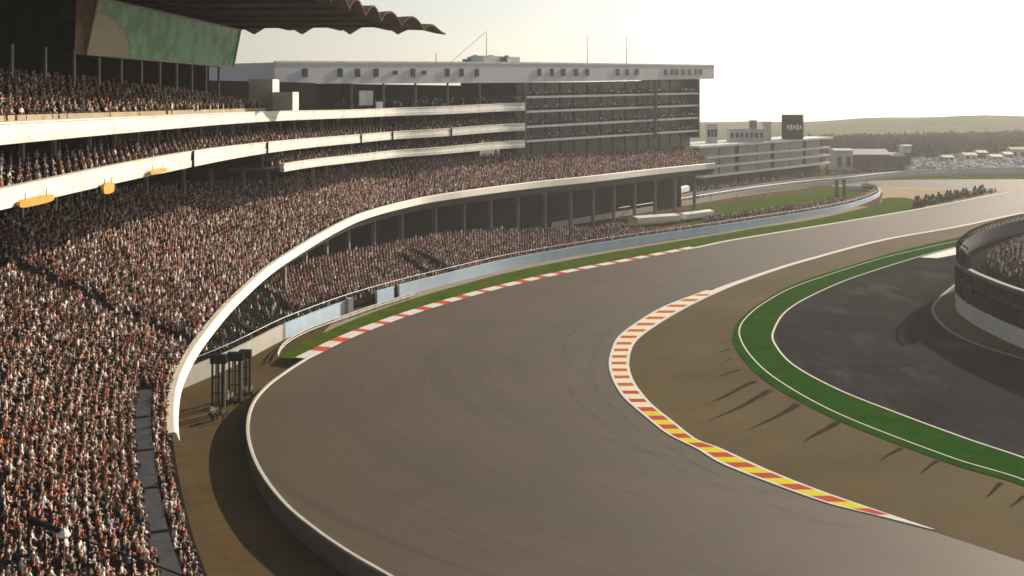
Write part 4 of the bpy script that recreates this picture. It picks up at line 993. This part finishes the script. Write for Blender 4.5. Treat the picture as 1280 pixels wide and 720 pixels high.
# ------------------------------------------------------------------ round stand on the right
def right_stand():
    t = empty('round_stand', (95, 205, 0), 'dark rounded stand with mesh fence and white base wall at the right edge', 'grandstand')
    pl = [(150, 287), (119, 261), (103, 243), (92.5, 228), (85, 214), (82, 204), (80.8, 193), (81, 178), (84, 160), (92, 140), (104, 122)]
    c = spline([(a, b, 0.05) for a, b in pl], step=1.5); n = -normals(c)
    # make n point outwards (to -x)
    if n[len(n)//2][0] > 0: n = -n
    def sw(name, prof, m, par=t): mb = MB(); mb.sweep(c, n, prof); return mb.build(name, m, par)
    M['stand_base'] = mat('white_base_wall', (.78, .77, .74), .6, col2=(.68, .67, .63), scale=.5); sw('base_wall', [(-.3, 0), (.25, 0), (.25, 3.0), (-.3, 3.0)], M['stand_base'])
    sw('cladding', [(-.5, 3.0), (0, 3.0), (.05, 8.3), (-.5, 8.3)], M['darksteel'])
    M['rim'] = mat('dark_rim', (.035, .035, .036), .7, col2=(.05, .05, .052), scale=.6); sw('rim_ring', [(-.7, 8.3), (.45, 8.3), (.6, 8.8), (.3, 9.1), (-.7, 9.1)], M['rim'])
    sw('lower_ring', [(0, 6.2), (.35, 6.2), (.35, 6.5), (0, 6.5)], M['rim'])
    for j in range(0, len(c), 2):
        rb = MB(); p, q = c[j], n[j]; rb.box((p[0]+q[0]*.2, p[1]+q[1]*.2, 5.6), (.35, .14, 5.0), math.atan2(q[1], q[0])); rb.build('cladding_rib', M['darksteel'], t)
    far = [j for j in range(len(c)) if c[j][1] > 200]
    cf = c[far]; nf = n[far]
    for j in range(0, len(cf), 2):
        p = cf[j]; mb = MB(); mb.tube([(p[0], p[1], 9.0), (p[0]+nf[j][0]*.1, p[1], 11.6), (p[0]-nf[j][0]*.6, p[1]-nf[j][1]*.6, 12.5)], .11, 5); mb.build('fence_post', M['darksteel'], t)
    mb = MB(); mb.sweep(cf, nf, [(-.75, 8.9), (-.75, 11.3), (-.7, 11.3), (-.7, 8.9)]); M['screen'] = mat('grey_mesh_screen', (.05, .05, .052), .8, col2=(.075, .075, .078), scale=2.0, stretch=(3, 3, .3)); mb.build('inner_screen', M['screen'], t)
    mb = MB()
    for z in np.arange(9.3, 12.1, .35): mb.tube([(p[0], p[1], z) for p in cf[::2]], .03, 4)
    for j in range(0, len(cf)-1):
        for u in (0, .33, .66):
            p = cf[j]*(1-u)+cf[j+1]*u; mb.tube([(p[0], p[1], 9.1), (p[0], p[1], 12.0)], .022, 3)
    mb.build('fence_mesh', M['darksteel'], t, recalc=False)
    mb = MB(); mb.tube([(p[0]-q[0]*.6, p[1]-q[1]*.6, 12.5) for p, q in zip(cf[::2], nf[::2])], .12, 6); mb.tube([(p[0], p[1], 12.0) for p in cf[::2]], .08, 5); mb.build('fence_rail', M['darksteel'], t)
    # inner rake, lowest at the ring and rising to the right
    mb = MB()
    for k in range(16):
        w0, w1 = .9+.85*k, .9+.85*(k+1); z0 = 7.4+.28*k if False else 7.2+.22*k
        vs = []
        for p, q in zip(c, n): vs += [(p[0]-q[0]*w0, p[1]-q[1]*w0, z0-.3), (p[0]-q[0]*w0, p[1]-q[1]*w0, z0), (p[0]-q[0]*w1, p[1]-q[1]*w1, z0)]
        mb.add(vs, [f for j in range(len(c)-1) for f in ((3*j, 3*j+1, 3*j+4, 3*j+3), (3*j+1, 3*j+2, 3*j+5, 3*j+4))])
        S = arclen(c); s = 0
        while s < S[-1]-1:
            j = int(np.searchsorted(S, s)); s += random.uniform(.55, .9); p, q = c[j], n[j]
            x, y = p[0]-q[0]*(w0+.3), p[1]-q[1]*(w0+.3)
            if k > 4 and visible(x, y) and random.random() < .5: people.append((x, y, z0, math.atan2(q[1], q[0])-math.pi/2+random.gauss(0, .3), 'seat', 3, -1, 0))
    mb.build('seating_deck', M['deck'], t, recalc=False)
    # plinth kerb and its brown apron
    kp = pxcurve([(1212, 342), (1200, 352), (1174, 374), (1166, 389), (1180, 409), (1213, 428), (1280, 450), (1380, 478)], step=1)
    prop(MB().sheet([(p[0], p[1], .07) for p in kp]+[(p[0], p[1], .07) for p in c[::-1] if p[1] < 235 and p[1] > 150]).build('stand_apron', M['runoff']), kind='structure')
    nk = normals(kp); mb = MB(); mb.sweep(kp, nk, [(-.25, .05), (-.22, .22), (.22, .22), (.25, .05)]); prop(mb.build('apron_kerb', M['concrete']), kind='structure')
    # painted white patch at the far end of the dark asphalt
    poly_sheet('painted_patch', [P(a, b)[:2] for a, b in [(1150, 322), (1200, 308.5), (1203, 317), (1172, 323)]], M['palewall'], .085)
right_stand()

# ------------------------------------------------------------------ small tents and shelters in the middle distance
def marquee(px0, px1, pyb, hm, lab, dep=5.0, m='bandwhite'):
    a = P(px0, pyb[0]); b = P(px1, pyb[1]); d = np.array(b[:2])-np.array(a[:2]); L = np.linalg.norm(d); u = d/L; v = np.array((-u[1], u[0])); ang_ = math.atan2(u[1], u[0])
    c = (np.array(a[:2])+np.array(b[:2]))/2+v*dep/2
    t = empty('marquee', (c[0], c[1], 0), lab, 'marquee', 'white marquees by the access road', ang_)
    prof = [(-dep/2, hm*.35), (-dep/2, hm*.85), (0, hm), (dep/2, hm*.85), (dep/2, hm*.35)]
    mb = MB(); vs = []
    for s_ in (-L/2, L/2):
        for (o, z) in prof: vs.append((c[0]+u[0]*s_+v[0]*o, c[1]+u[1]*s_+v[1]*o, z))
    mb.add(vs, [(0, 1, 6, 5), (1, 2, 7, 6), (2, 3, 8, 7), (3, 4, 9, 8), (0, 4, 3, 2, 1), (5, 6, 7, 8, 9)]); mb.build('roof', M[m], t)
    n = max(2, int(L/5)+1)
    for k in range(n):
        for o in (-dep/2+.1, dep/2-.1):
            p = c+u*(-L/2+L*k/(n-1)*.98+.1)+v*o; mb = MB(); mb.box((p[0], p[1], 1.15), (.14, .14, 2.3)); mb.build('leg', M['steel'], t)
marquee(797, 850, (284, 280), 3.2, 'wide white marquee behind the lower terrace, left of the small one')
marquee(857, 893, (278, 273), 2.9, 'small white marquee right of the wide white marquee', 4)
marquee(816, 862, (254, 242.5), 3.6, 'long narrow white canopy under the far end of the grandstand', 2.5)
# twin posts on the infield grass
for k, px in enumerate((1046, 1055)):
    x, y, z = P(px, 246 if k == 0 else 245); mb = MB(); mb.tube([(x, y, -.1), (x, y, 6.2)], .75, 10, .6); mb.tube([(x, y, 6.2), (x, y, 6.6)], .85, 10)
    prop(mb.build('gatepost', M['soffit'], origin=(x, y, 0)), ['thick grey post on the infield grass, the left one of a close pair', 'thick grey post on the infield grass, the right one of a close pair'][k], 'post', 'pair of thick posts on the infield grass')
for k, px in enumerate((888, 921, 955)):
    x, y, z = P(px, 272-k*4); mb = MB(); mb.tube([(x, y, -.1), (x, y, 7.5-k)], .1, 6, .07); mb.box((x, y-.1, 7.6-k), (.8, .3, .35))
    prop(mb.build('lamp_post', M['steel'], origin=(x, y, 0)), ['slim lamp post at the left end of the infield grass', 'slim lamp post in the middle of the three behind the blue wall', 'slim lamp post nearest the pair of thick posts'][k], 'lamp post', 'lamp posts behind the blue wall')

# ------------------------------------------------------------------ far side: buildings, cars, woods
def shed(px0, px1, ytop, ybase, lab, wall='redwall', roof='paleroof', dep=12, pitch=1.2, cat='building', openings=True):
    a = P(px0, ybase); b = P(px1, ybase); d = a[1]; zt = toz(ytop, d)
    x0, x1 = a[0], b[0]
    t = empty('shed', ((x0+x1)/2, d, 0), lab, cat); t.name = 'pit_shed'
    mb = MB(); mb.box(((x0+x1)/2, d+dep/2, (zt-pitch)/2), (x1-x0, dep, zt-pitch)); wl = mb.build('wall', M[wall], t)
    mb = MB(); mb.add([(x0-.6, d-.8, zt-pitch), (x1+.6, d-.8, zt-pitch), (x1+.6, d+dep/2, zt), (x0-.6, d+dep/2, zt), (x0-.6, d+dep+.8, zt-pitch), (x1+.6, d+dep+.8, zt-pitch), (x0-.6, d-.8, zt-pitch-.3), (x1+.6, d-.8, zt-pitch-.3), (x0-.6, d+dep+.8, zt-pitch-.3), (x1+.6, d+dep+.8, zt-pitch-.3)],
        [(0, 1, 2, 3), (3, 2, 5, 4), (0, 6, 7, 1), (4, 5, 9, 8), (6, 8, 9, 7), (0, 3, 4, 8, 6), (1, 7, 9, 5, 2)]); mb.build('roof', M[roof], t)
    if openings:
        n = max(2, int((x1-x0)/4))
        for k in range(n): mb = MB(); mb.box((x0+(x1-x0)*(k+.5)/n, d-.06, (zt-pitch)*.45), (2.2, .2, (zt-pitch)*.5)); mb.build('door' if k % 3 == 0 else 'window', M['glassdark'], t)
shed(1044, 1066, 186, 214, 'pale two-storey cabin at the left of the red shed', 'paleroof', pitch=.8)
shed(1068, 1112, 187, 213, 'long dark red shed with a pale roof beyond the far track', dep=16, pitch=2.6)
shed(1112, 1131, 191, 212.5, 'lower dark red shed extension at the right of the long red shed', dep=12, pitch=1.6)
shed(1129, 1139, 181, 212, 'narrow white tower block at the right end of the red shed', 'paleroof', dep=6, pitch=.5)
for k, (a, b, yt, yb, lab, w_) in enumerate([(1206, 1221, 191, 200, 'small white shed at the edge of the woods, left of the grey one', 'bandwhite'), (1223, 1234, 188, 199, 'small grey shed at the edge of the woods', 'soffit'), (1240, 1253, 193, 201, 'bright white tent roofed shed beside the car park', 'bandwhite'), (1256, 1266, 190, 198, 'tiny pale hut between the white tent shed and the pink roofed house', 'paleroof'), (1264, 1292, 184, 197, 'broad house with a pinkish roof at the right edge by the woods', 'paleroof'), (1180, 1192, 194, 201, 'low dark hut in front of the woods, leftmost of the small sheds', 'soffit')]):
    shed(a, b, yt, yb, lab, w_, 'paleroof' if k != 4 else 'beige', dep=8, pitch=1.3)

def car_mesh(col):
    prof = [(-2.1, .3), (-2.1, .8), (-1.75, .95), (-1.2, 1.42), (.35, 1.45), (1.05, .98), (1.95, .82), (2.1, .55), (2.1, .3)]
    V, C = [], []
    for sy in (-1, 1):
        for (a, z) in prof: V.append((a, sy*(.85 if z < 1.2 else .68), z)); C.append((*col, 1) if z < 1.3 else (*col, 1))
    n = len(prof); F = [(i, i+1, n+i+1, n+i) for i in range(n-1)]+[(n-1, 0, n, 2*n-1), tuple(range(n))[::-1], tuple(range(n, 2*n))]
    for sy in (-1, 1):     # glass band
        b = len(V); V += [(-1.35, sy*.8, .98), (-1.1, sy*.72, 1.36), (.3, sy*.72, 1.38), (.85, sy*.8, 1.0)]; C += [(.03, .035, .04, 1)]*4; F.append((b, b+1, b+2, b+3))
    b = len(V); V += [(.42, -.6, 1.43), (.42, .6, 1.43), (1.02, .68, 1.02), (1.02, -.68, 1.02)]; C += [(.03, .035, .04, 1)]*4; F.append((b, b+1, b+2, b+3))
    for wx in (-1.35, 1.35):
        for sy in (-1, 1):
            b = len(V); N = 10
            for yy in (sy*.7, sy*.9):
                for k in range(N): an = 2*math.pi*k/N; V.append((wx+.34*math.cos(an), yy, .34+.34*math.sin(an))); C.append((.02, .02, .02, 1))
            F += [(b+k, b+(k+1) % N, b+N+(k+1) % N, b+N+k) for k in range(N)]+[tuple(b+k for k in range(N)), tuple(b+N+k for k in range(N))]
    me = bpy.data.meshes.new('car'); me.from_pydata(V, [], F); me.materials.append(M['carpaint'])
    at = me.color_attributes.new('tint', 'FLOAT_COLOR', 'POINT'); at.data.foreach_set('color', np.array(C, 'f').ravel())
    bm = bmesh.new(); bm.from_mesh(me); bmesh.ops.recalc_face_normals(bm, faces=bm.faces); bm.to_mesh(me); bm.free()
    return me
CC = {'white': (.75, .75, .74), 'silver': (.45, .46, .47), 'grey': (.2, .2, .21), 'black': (.02, .02, .02), 'red': (.35, .03, .02), 'blue': (.04, .08, .2)}
CM = {k: car_mesh(v) for k, v in CC.items()}; cw = [.42, .25, .12, .1, .05, .06]
rows_d = [(614+13*k) for k in range(8)]
ords = ['front', 'second', 'third', 'fourth', 'fifth', 'sixth', 'seventh', 'last']
for r_, d in enumerate(rows_d):
    x = PD(1132+3*r_, d)[0]; xe = PD(1284, d)[0]; idx_ = 0
    while x < xe:
        if random.random() < .84:
            k = random.choices(list(CM), cw)[0]; idx_ += 1
            o = bpy.data.objects.new('parked_car', CM[k]); COL.objects.link(o); o.location = (x, d+random.gauss(0, .3), .0); o.rotation_euler = (0, 0, random.choice((R(78), R(258)))+random.gauss(0, .05))
            prop(o, f'{k} car, {ords[r_]} row of the far car park, number {idx_} from the left', 'car', 'cars parked beyond the far track')
        x += random.uniform(2.6, 3.4)
prop(MB().sheet([(PD(1126, 606)[0], 606, .0), (PD(1400, 606)[0], 606, .0), (PD(1400, 725)[0], 725, .0), (PD(1150, 725)[0], 725, .0)]).build('car_park', M['path']), kind='structure')

def crown(mb_v, mb_f, x, y, z, rx, rz_, nleaf, rs, leaf):
    for _ in range(nleaf):
        th = rs.uniform(0, 6.283); ph = math.acos(rs.uniform(-.75, 1)); r = rs.uniform(.55, 1.0)*(1+.25*math.sin(3*th+x))
        c = np.array((x+rx*r*math.sin(ph)*math.cos(th), y+rx*r*math.sin(ph)*math.sin(th), z+rz_*r*math.cos(ph)))
        a = rs.normal(size=3); a /= np.linalg.norm(a); b = np.cross(a, rs.normal(size=3)); b /= np.linalg.norm(b); s = leaf*rs.uniform(.6, 1.3)
        i = len(mb_v); mb_v += [tuple(c+a*s), tuple(c+b*s*.8), tuple(c-a*s), tuple(c-b*s*.8)]; mb_f.append((i, i+1, i+2, i+3))
def woods():
    rs = np.random.default_rng(3); V, F = [], []
    for _ in range(3600):
        a = rs.uniform(.20, .50); d = 735+rs.uniform(0, 1)**1.2*float(np.interp(a, [.2, .46], [130, 330])); x = a*d
        if d < 790 and a > .39 and rs.random() < .8: continue
        h = rs.uniform(4.5, 8.5)
        crown(V, F, x, d, h*.58, h*.38, h*.48, 34, rs, 1.0)
        i = len(V); V += [(x-.3, d, 0), (x+.3, d, 0), (x+.2, d, h*.5), (x-.2, d, h*.5)]; F.append((i, i+1, i+2, i+3))
    me = bpy.data.meshes.new('woods'); me.from_pydata(V, [], F); me.materials.append(M['leaf']); o = bpy.data.objects.new('woods', me); COL.objects.link(o)
    prop(o, 'broad belt of olive green woods below the hazy ridge', 'woods', kind='stuff')
woods()
# row of small dark conical shrubs on the bank beside the far track
rs = np.random.default_rng(9)
sm = []
for q in range(4):
    V, F = [], []
    for _ in range(130):
        t_ = rs.uniform(0, 1)**1.3; th = rs.uniform(0, 6.283); r = .85*(1-t_)**.8*rs.uniform(.6, 1.15)+.08; c = np.array((r*math.cos(th), r*math.sin(th), .35+3.3*t_))
        a = rs.normal(size=3); a /= np.linalg.norm(a); b = np.cross(a, rs.normal(size=3)); b /= np.linalg.norm(b); i = len(V); V += [tuple(c+a*.3), tuple(c+b*.22), tuple(c-a*.3), tuple(c-b*.22)]; F.append((i, i+1, i+2, i+3))
    mc = bpy.data.meshes.new('crown'); mc.from_pydata(V, [], F); mc.materials.append(M['shrubleaf']); sm.append(mc)
tk = MB(); tk.tube([(0, 0, -.1), (0, 0, 1.6)], .12, 6, .06)
trunk_o = None
for k in range(34):
    u = k/33; px = 1146+(1243-1146)*u+random.uniform(-1, 1); py = 261.5-(261.5-242.5)*u-1.6-random.random()*1.2; x, y, z = P(px, py); sc_ = random.uniform(.75, 1.25)*(1 if u < .85 else .6)
    e = empty('conifer_shrub', (x, y, 0), f'dark conical shrub by the far track, number {k+1} from the left of its row', 'shrub', 'row of dark conical shrubs beside the far track'); e.scale = (sc_, sc_, sc_*.95)
    c_o = bpy.data.objects.new('crown', sm[k % 4]); COL.objects.link(c_o); c_o.parent = e; c_o.rotation_euler = (0, 0, random.uniform(0, 6))
    if trunk_o is None: trunk_o = tk.build('trunk', M['bark']); trunk_o.parent = e
    else: c2 = trunk_o.copy(); COL.objects.link(c2); c2.parent = e

# ------------------------------------------------------------------ build the people
TM = {'near0': tmpl_near(0), 'near1': tmpl_near(1), 'near2': tmpl_near(2), 'far': tmpl_far(), 'stand': tmpl_stand()}
# 300 nearest of the packed rake become individuals
cand = [(math.dist((p[0], p[1], p[2]), (0, 0, H)), i) for i, p in enumerate(people) if p[6] >= 0 and -2 < topx(p[0], p[1]) < 1280 and topy(p[1], p[2]+1.2) < 718]
cand.sort(); solo = [i for _, i in cand[:300]]; solo_set = set(solo)
# seated figures with a continuous skinned body
def person_mesh(pose, top, hair, skin, trou):
    J = {'pelvis': ((0, 0, .48), .155), 'spine': ((0, 0, .72), .14), 'chest': ((0, .01, .9), .155), 'neck': ((0, .02, 1.04), .06), 'head': ((0, .04, 1.13), .1), 'crown': ((0, .03, 1.28), .095)}
    E = [('pelvis', 'spine'), ('spine', 'chest'), ('chest', 'neck'), ('neck', 'head'), ('head', 'crown')]
    arm = {0: [((.25, .08, .68), .045), ((.13, .3, .55), .034), ((.07, .37, .55), .03)], 1: [((.27, .16, .74), .045), ((.1, .36, .95), .034), ((.02, .38, 1.02), .03)], 2: [((.31, .04, 1.14), .045), ((.24, .08, 1.38), .034), ((.2, .1, 1.48), .03)], 3: [((.28, .02, .7), .045), ((.2, .26, .6), .034), ((.16, .33, .58), .03)]}[pose]
    for sx, s in ((-1, 'l'), (1, 'r')):
        J['sh'+s] = ((sx*.17, 0, .95), .068)
        a = arm if not (pose == 3 and sx == 1) else [((.31, .04, 1.14), .045), ((.24, .08, 1.38), .034), ((.2, .1, 1.48), .03)]
        for nme, (p, r) in zip(('el', 'wr', 'ha'), a): J[nme+s] = ((sx*p[0], p[1], p[2]), r)
        J['hip'+s] = ((sx*.09, .06, .46), .095); J['kn'+s] = ((sx*.13, .45, .5), .07); J['an'+s] = ((sx*.13, .48, .1), .05); J['to'+s] = ((sx*.13, .62, .05), .042)
        E += [('chest', 'sh'+s), ('sh'+s, 'el'+s), ('el'+s, 'wr'+s), ('wr'+s, 'ha'+s), ('pelvis', 'hip'+s), ('hip'+s, 'kn'+s), ('kn'+s, 'an'+s), ('an'+s, 'to'+s)]
    K = list(J); me = bpy.data.meshes.new('sk'); me.from_pydata([J[k][0] for k in K], [(K.index(a), K.index(b)) for a, b in E], [])
    o = bpy.data.objects.new('sk', me); COL.objects.link(o); o.modifiers.new('s', 'SKIN'); o.modifiers.new('d', 'SUBSURF').levels = 1
    for i, k in enumerate(K): me.skin_vertices[0].data[i].radius = (J[k][1], J[k][1]*(.75 if k in ('chest', 'spine', 'pelvis') else 1)); me.skin_vertices[0].data[i].use_root = (k == 'pelvis')
    bpy.context.view_layer.update(); ev = o.evaluated_get(bpy.context.evaluated_depsgraph_get()); out = bpy.data.meshes.new_from_object(ev); out.name = 'person'
    bpy.data.objects.remove(o)
    cl = {}
    for a, b in E:
        k = a+b; cl[(a, b)] = 'top'
        if 'neck' in (a, b) or a == 'head': cl[(a, b)] = 'skin'
        if b[:2] == 'ha': cl[(a, b)] = 'skin'
        if a[:3] == 'hip' or b[:3] == 'hip' or a[:2] == 'kn': cl[(a, b)] = 'trou'
        if a[:2] == 'an': cl[(a, b)] = 'shoe'
    cols = []
    for v in out.vertices:
        p = v.co; best = None
        for (a, b), c in cl.items():
            A, B = Vector(J[a][0]), Vector(J[b][0]); t = max(0, min(1, (p-A).dot(B-A)/(B-A).length_squared)); dd = (p-(A+(B-A)*t)).length-.5*(J[a][1]*(1-t)+J[b][1]*t)
            if best is None or dd < best[0]: best = (dd, c)
        c = best[1]
        if c == 'skin' and p.z > 1.06 and abs(p.x) < .12 and p.y < .15: c = 'hair' if (p.z > 1.22 or p.y < 0.0) else 'skin'
        if c == 'skin' and p.z < 1.0 and abs(p.x) < .1 and p.y < .1: c = 'top'
        cols.append({'top': top, 'skin': skin, 'hair': hair, 'trou': trou, 'shoe': (.03, .03, .03)}[c])
    at = out.color_attributes.new('tint', 'FLOAT_COLOR', 'POINT'); at.data.foreach_set('color', np.array([(*c, 1) for c in cols], 'f').ravel())
    out.materials.clear(); out.materials.append(M['people']); out.polygons.foreach_set('use_smooth', [True]*len(out.polygons)); return out
hn = ['dark hair', 'brown hair', 'white cap', 'red cap']; hv = [(.03, .02, .015), (.1, .06, .035), (.72, .7, .68), (.45, .04, .03)]
variants = []
for k, nm in enumerate(TN):
    for j in range(3):
        hi_ = [0, 1, 2, 0, 3][(k+j*2) % 5]; pose = (0, 0, 0, 0, 3, 0, 0, 1, 0, 0)[(k*3+j) % 10]
        variants.append((nm, hn[hi_], pose, person_mesh(pose, TOPS[nm], hv[hi_], tuple(SKIN[(k*3+j) % 5]), tuple(TROUS[(k+j) % 5]))))
posew = ['hands in the lap', 'hands raised to the face', 'both arms raised', 'one arm raised']
byrow = {}
for i in solo: byrow.setdefault(people[i][6], []).append(i)
ordn = lambda n: {1: 'first', 2: 'second', 3: 'third', 4: 'fourth', 5: 'fifth', 6: 'sixth', 7: 'seventh', 8: 'eighth', 9: 'ninth', 10: 'tenth'}.get(n, f'{n}th')
for rw, lst in byrow.items():
    lst.sort(key=lambda i: people[i][7])
    for q, i in enumerate(lst):
        p = people[i]; vi = random.choices(range(len(variants)), [PAL_NEAR[TN.index(v[0])] for v in variants])[0]; nm, hh_, pose, me = variants[vi]
        o = bpy.data.objects.new('person', me); COL.objects.link(o); o.location = p[:3]; sc_ = random.uniform(.95, 1.06); o.scale = (sc_,)*3
        o.rotation_euler = (0, 0, p[3])
        prop(o, f'spectator in {nm} top with {hh_}, {ordn(rw+1)} row up, {ordn(q+1)} seat from picture bottom', 'person', 'nearest spectators in the packed grandstand')
# the rest: one crowd
groups = {}
for i, p in enumerate(people):
    if i in solo_set: continue
    if not visible(p[0], p[1], 6) or topy(p[1], p[2]+1.8) > 735: continue
    d = p[1]
    if p[4] == 'stand': k = 'stand'
    elif d < 150: k = 'near%d' % (random.choices((0, 1, 2), (.93, .07, .0))[0])
    else: k = 'far'
    groups.setdefault(k, []).append(p)
AV, AF, AL, AC = [], [], [], []; vo = 0; tot = 0
pals = [PAL_NEAR, PAL_MID, PAL_FAR, None]
PG = np.array([.26, .46, .01, .01, .01, .04, .12, .08, .01, .02]); PG /= PG.sum(); pals[3] = PG
for k, lst in groups.items():
    V, F, C = TM[k]; V = np.array(V); C = np.array(C); n = len(V); m = len(lst); tot += m
    arr = np.array([(p[0], p[1], p[2], p[3]) for p in lst]); sc_ = rng.uniform(.94, 1.08, m)
    ca, sa = np.cos(arr[:, 3]), np.sin(arr[:, 3])
    X = (V[None, :, 0]*ca[:, None]-V[None, :, 1]*sa[:, None])*sc_[:, None]+arr[:, 0:1]
    Y = (V[None, :, 0]*sa[:, None]+V[None, :, 1]*ca[:, None])*sc_[:, None]+arr[:, 1:2]
    Z = V[None, :, 2]*sc_[:, None]+arr[:, 2:3]
    AV.append(np.stack([X, Y, Z], -1).reshape(-1, 3))
    pal = np.array([p[5] for p in lst]); ti = np.zeros(m, int)
    for q in range(4):
        sel = pal == q; ti[sel] = rng.choice(len(TN), sel.sum(), p=pals[q])
    br = rng.uniform(.65, 1.25, (m, 1))
    pc = np.stack([TROUS[rng.integers(0, 5, m)], TV[ti]*br, SKIN[rng.integers(0, 6, m)], HAIR[rng.integers(0, 10, m)]], 1)
    col = pc[:, C, :].reshape(-1, 3); AC.append(col)
    loops = np.concatenate([np.array(f) for f in F]); lens = np.array([len(f) for f in F])
    AF.append((loops[None, :]+(np.arange(m)*n)[:, None]+vo).ravel()); AL.append(np.tile(lens, m)); vo += n*m
AV = np.concatenate(AV); AF = np.concatenate(AF); AL = np.concatenate(AL); AC = np.concatenate(AC)
me = bpy.data.meshes.new('crowd'); me.vertices.add(len(AV)); me.vertices.foreach_set('co', AV.astype('f').ravel())
me.loops.add(len(AF)); me.loops.foreach_set('vertex_index', AF.astype('i')); me.polygons.add(len(AL)); me.polygons.foreach_set('loop_start', np.concatenate([[0], np.cumsum(AL)[:-1]]).astype('i'))
me.update(calc_edges=True); me.validate()
at = me.color_attributes.new('tint', 'FLOAT_COLOR', 'POINT'); at.data.foreach_set('color', np.hstack([AC, np.ones((len(AC), 1))]).astype('f').ravel())
me.materials.append(M['people'])
o = bpy.data.objects.new('crowd', me); COL.objects.link(o); prop(o, 'dense crowd of spectators filling every tier of the stands', 'crowd', kind='stuff')
print('people', tot, 'verts', len(AV))
# people round the pole racks
for px, py, nn in ((273, 521, 6), (292, 503, 5), (307, 495, 3)):
    for k in range(nn):
        x, y, z = G(px+random.uniform(-9, 9), py+random.uniform(1, 6)); vv = random.choice([v for v in variants if v[0] in ('white', 'orange', 'black')])
        V, F, C = TM['stand']; me = bpy.data.meshes.new('person'); me.from_pydata(V, [], F); me.materials.append(M['people'])
        nm = random.choice(['white', 'white', 'orange', 'black']); pc = [TROUS[4], TOPS[nm], SKIN[k % 5], HAIR[5 if k % 2 else 0]]
        at = me.color_attributes.new('tint', 'FLOAT_COLOR', 'POINT'); at.data.foreach_set('color', np.array([(*pc[c], 1) for c in C], 'f').ravel())
        o = bpy.data.objects.new('person', me); COL.objects.link(o); o.location = (x, y, z); o.rotation_euler = (0, 0, random.uniform(0, 6.3))
        prop(o, f"standing person, {nm} top, number {k+1} of those around the {['nearest', 'middle', 'rightmost'][(273, 292, 307).index(px)]} pole rack", 'person', 'people standing around the pole racks')

# ------------------------------------------------------------------ haze
HZ = .00016
mh = bpy.data.materials.new('haze_air'); mh.use_nodes = True; t = mh.node_tree; t.nodes.clear()
ou = t.nodes.new('ShaderNodeOutputMaterial'); pv = t.nodes.new('ShaderNodeVolumePrincipled'); pv.inputs['Color'].default_value = (.93, .93, .93, 1); pv.inputs['Density'].default_value = HZ; pv.inputs['Anisotropy'].default_value = .35
t.links.new(pv.outputs[0], ou.inputs['Volume'])
if True:
    mb = MB(); mb.box((0, 1700, 5), (5400, 3800, 156)); o = mb.build('haze', mh); prop(o, 'thin pale haze over the whole circuit', 'haze', kind='stuff')
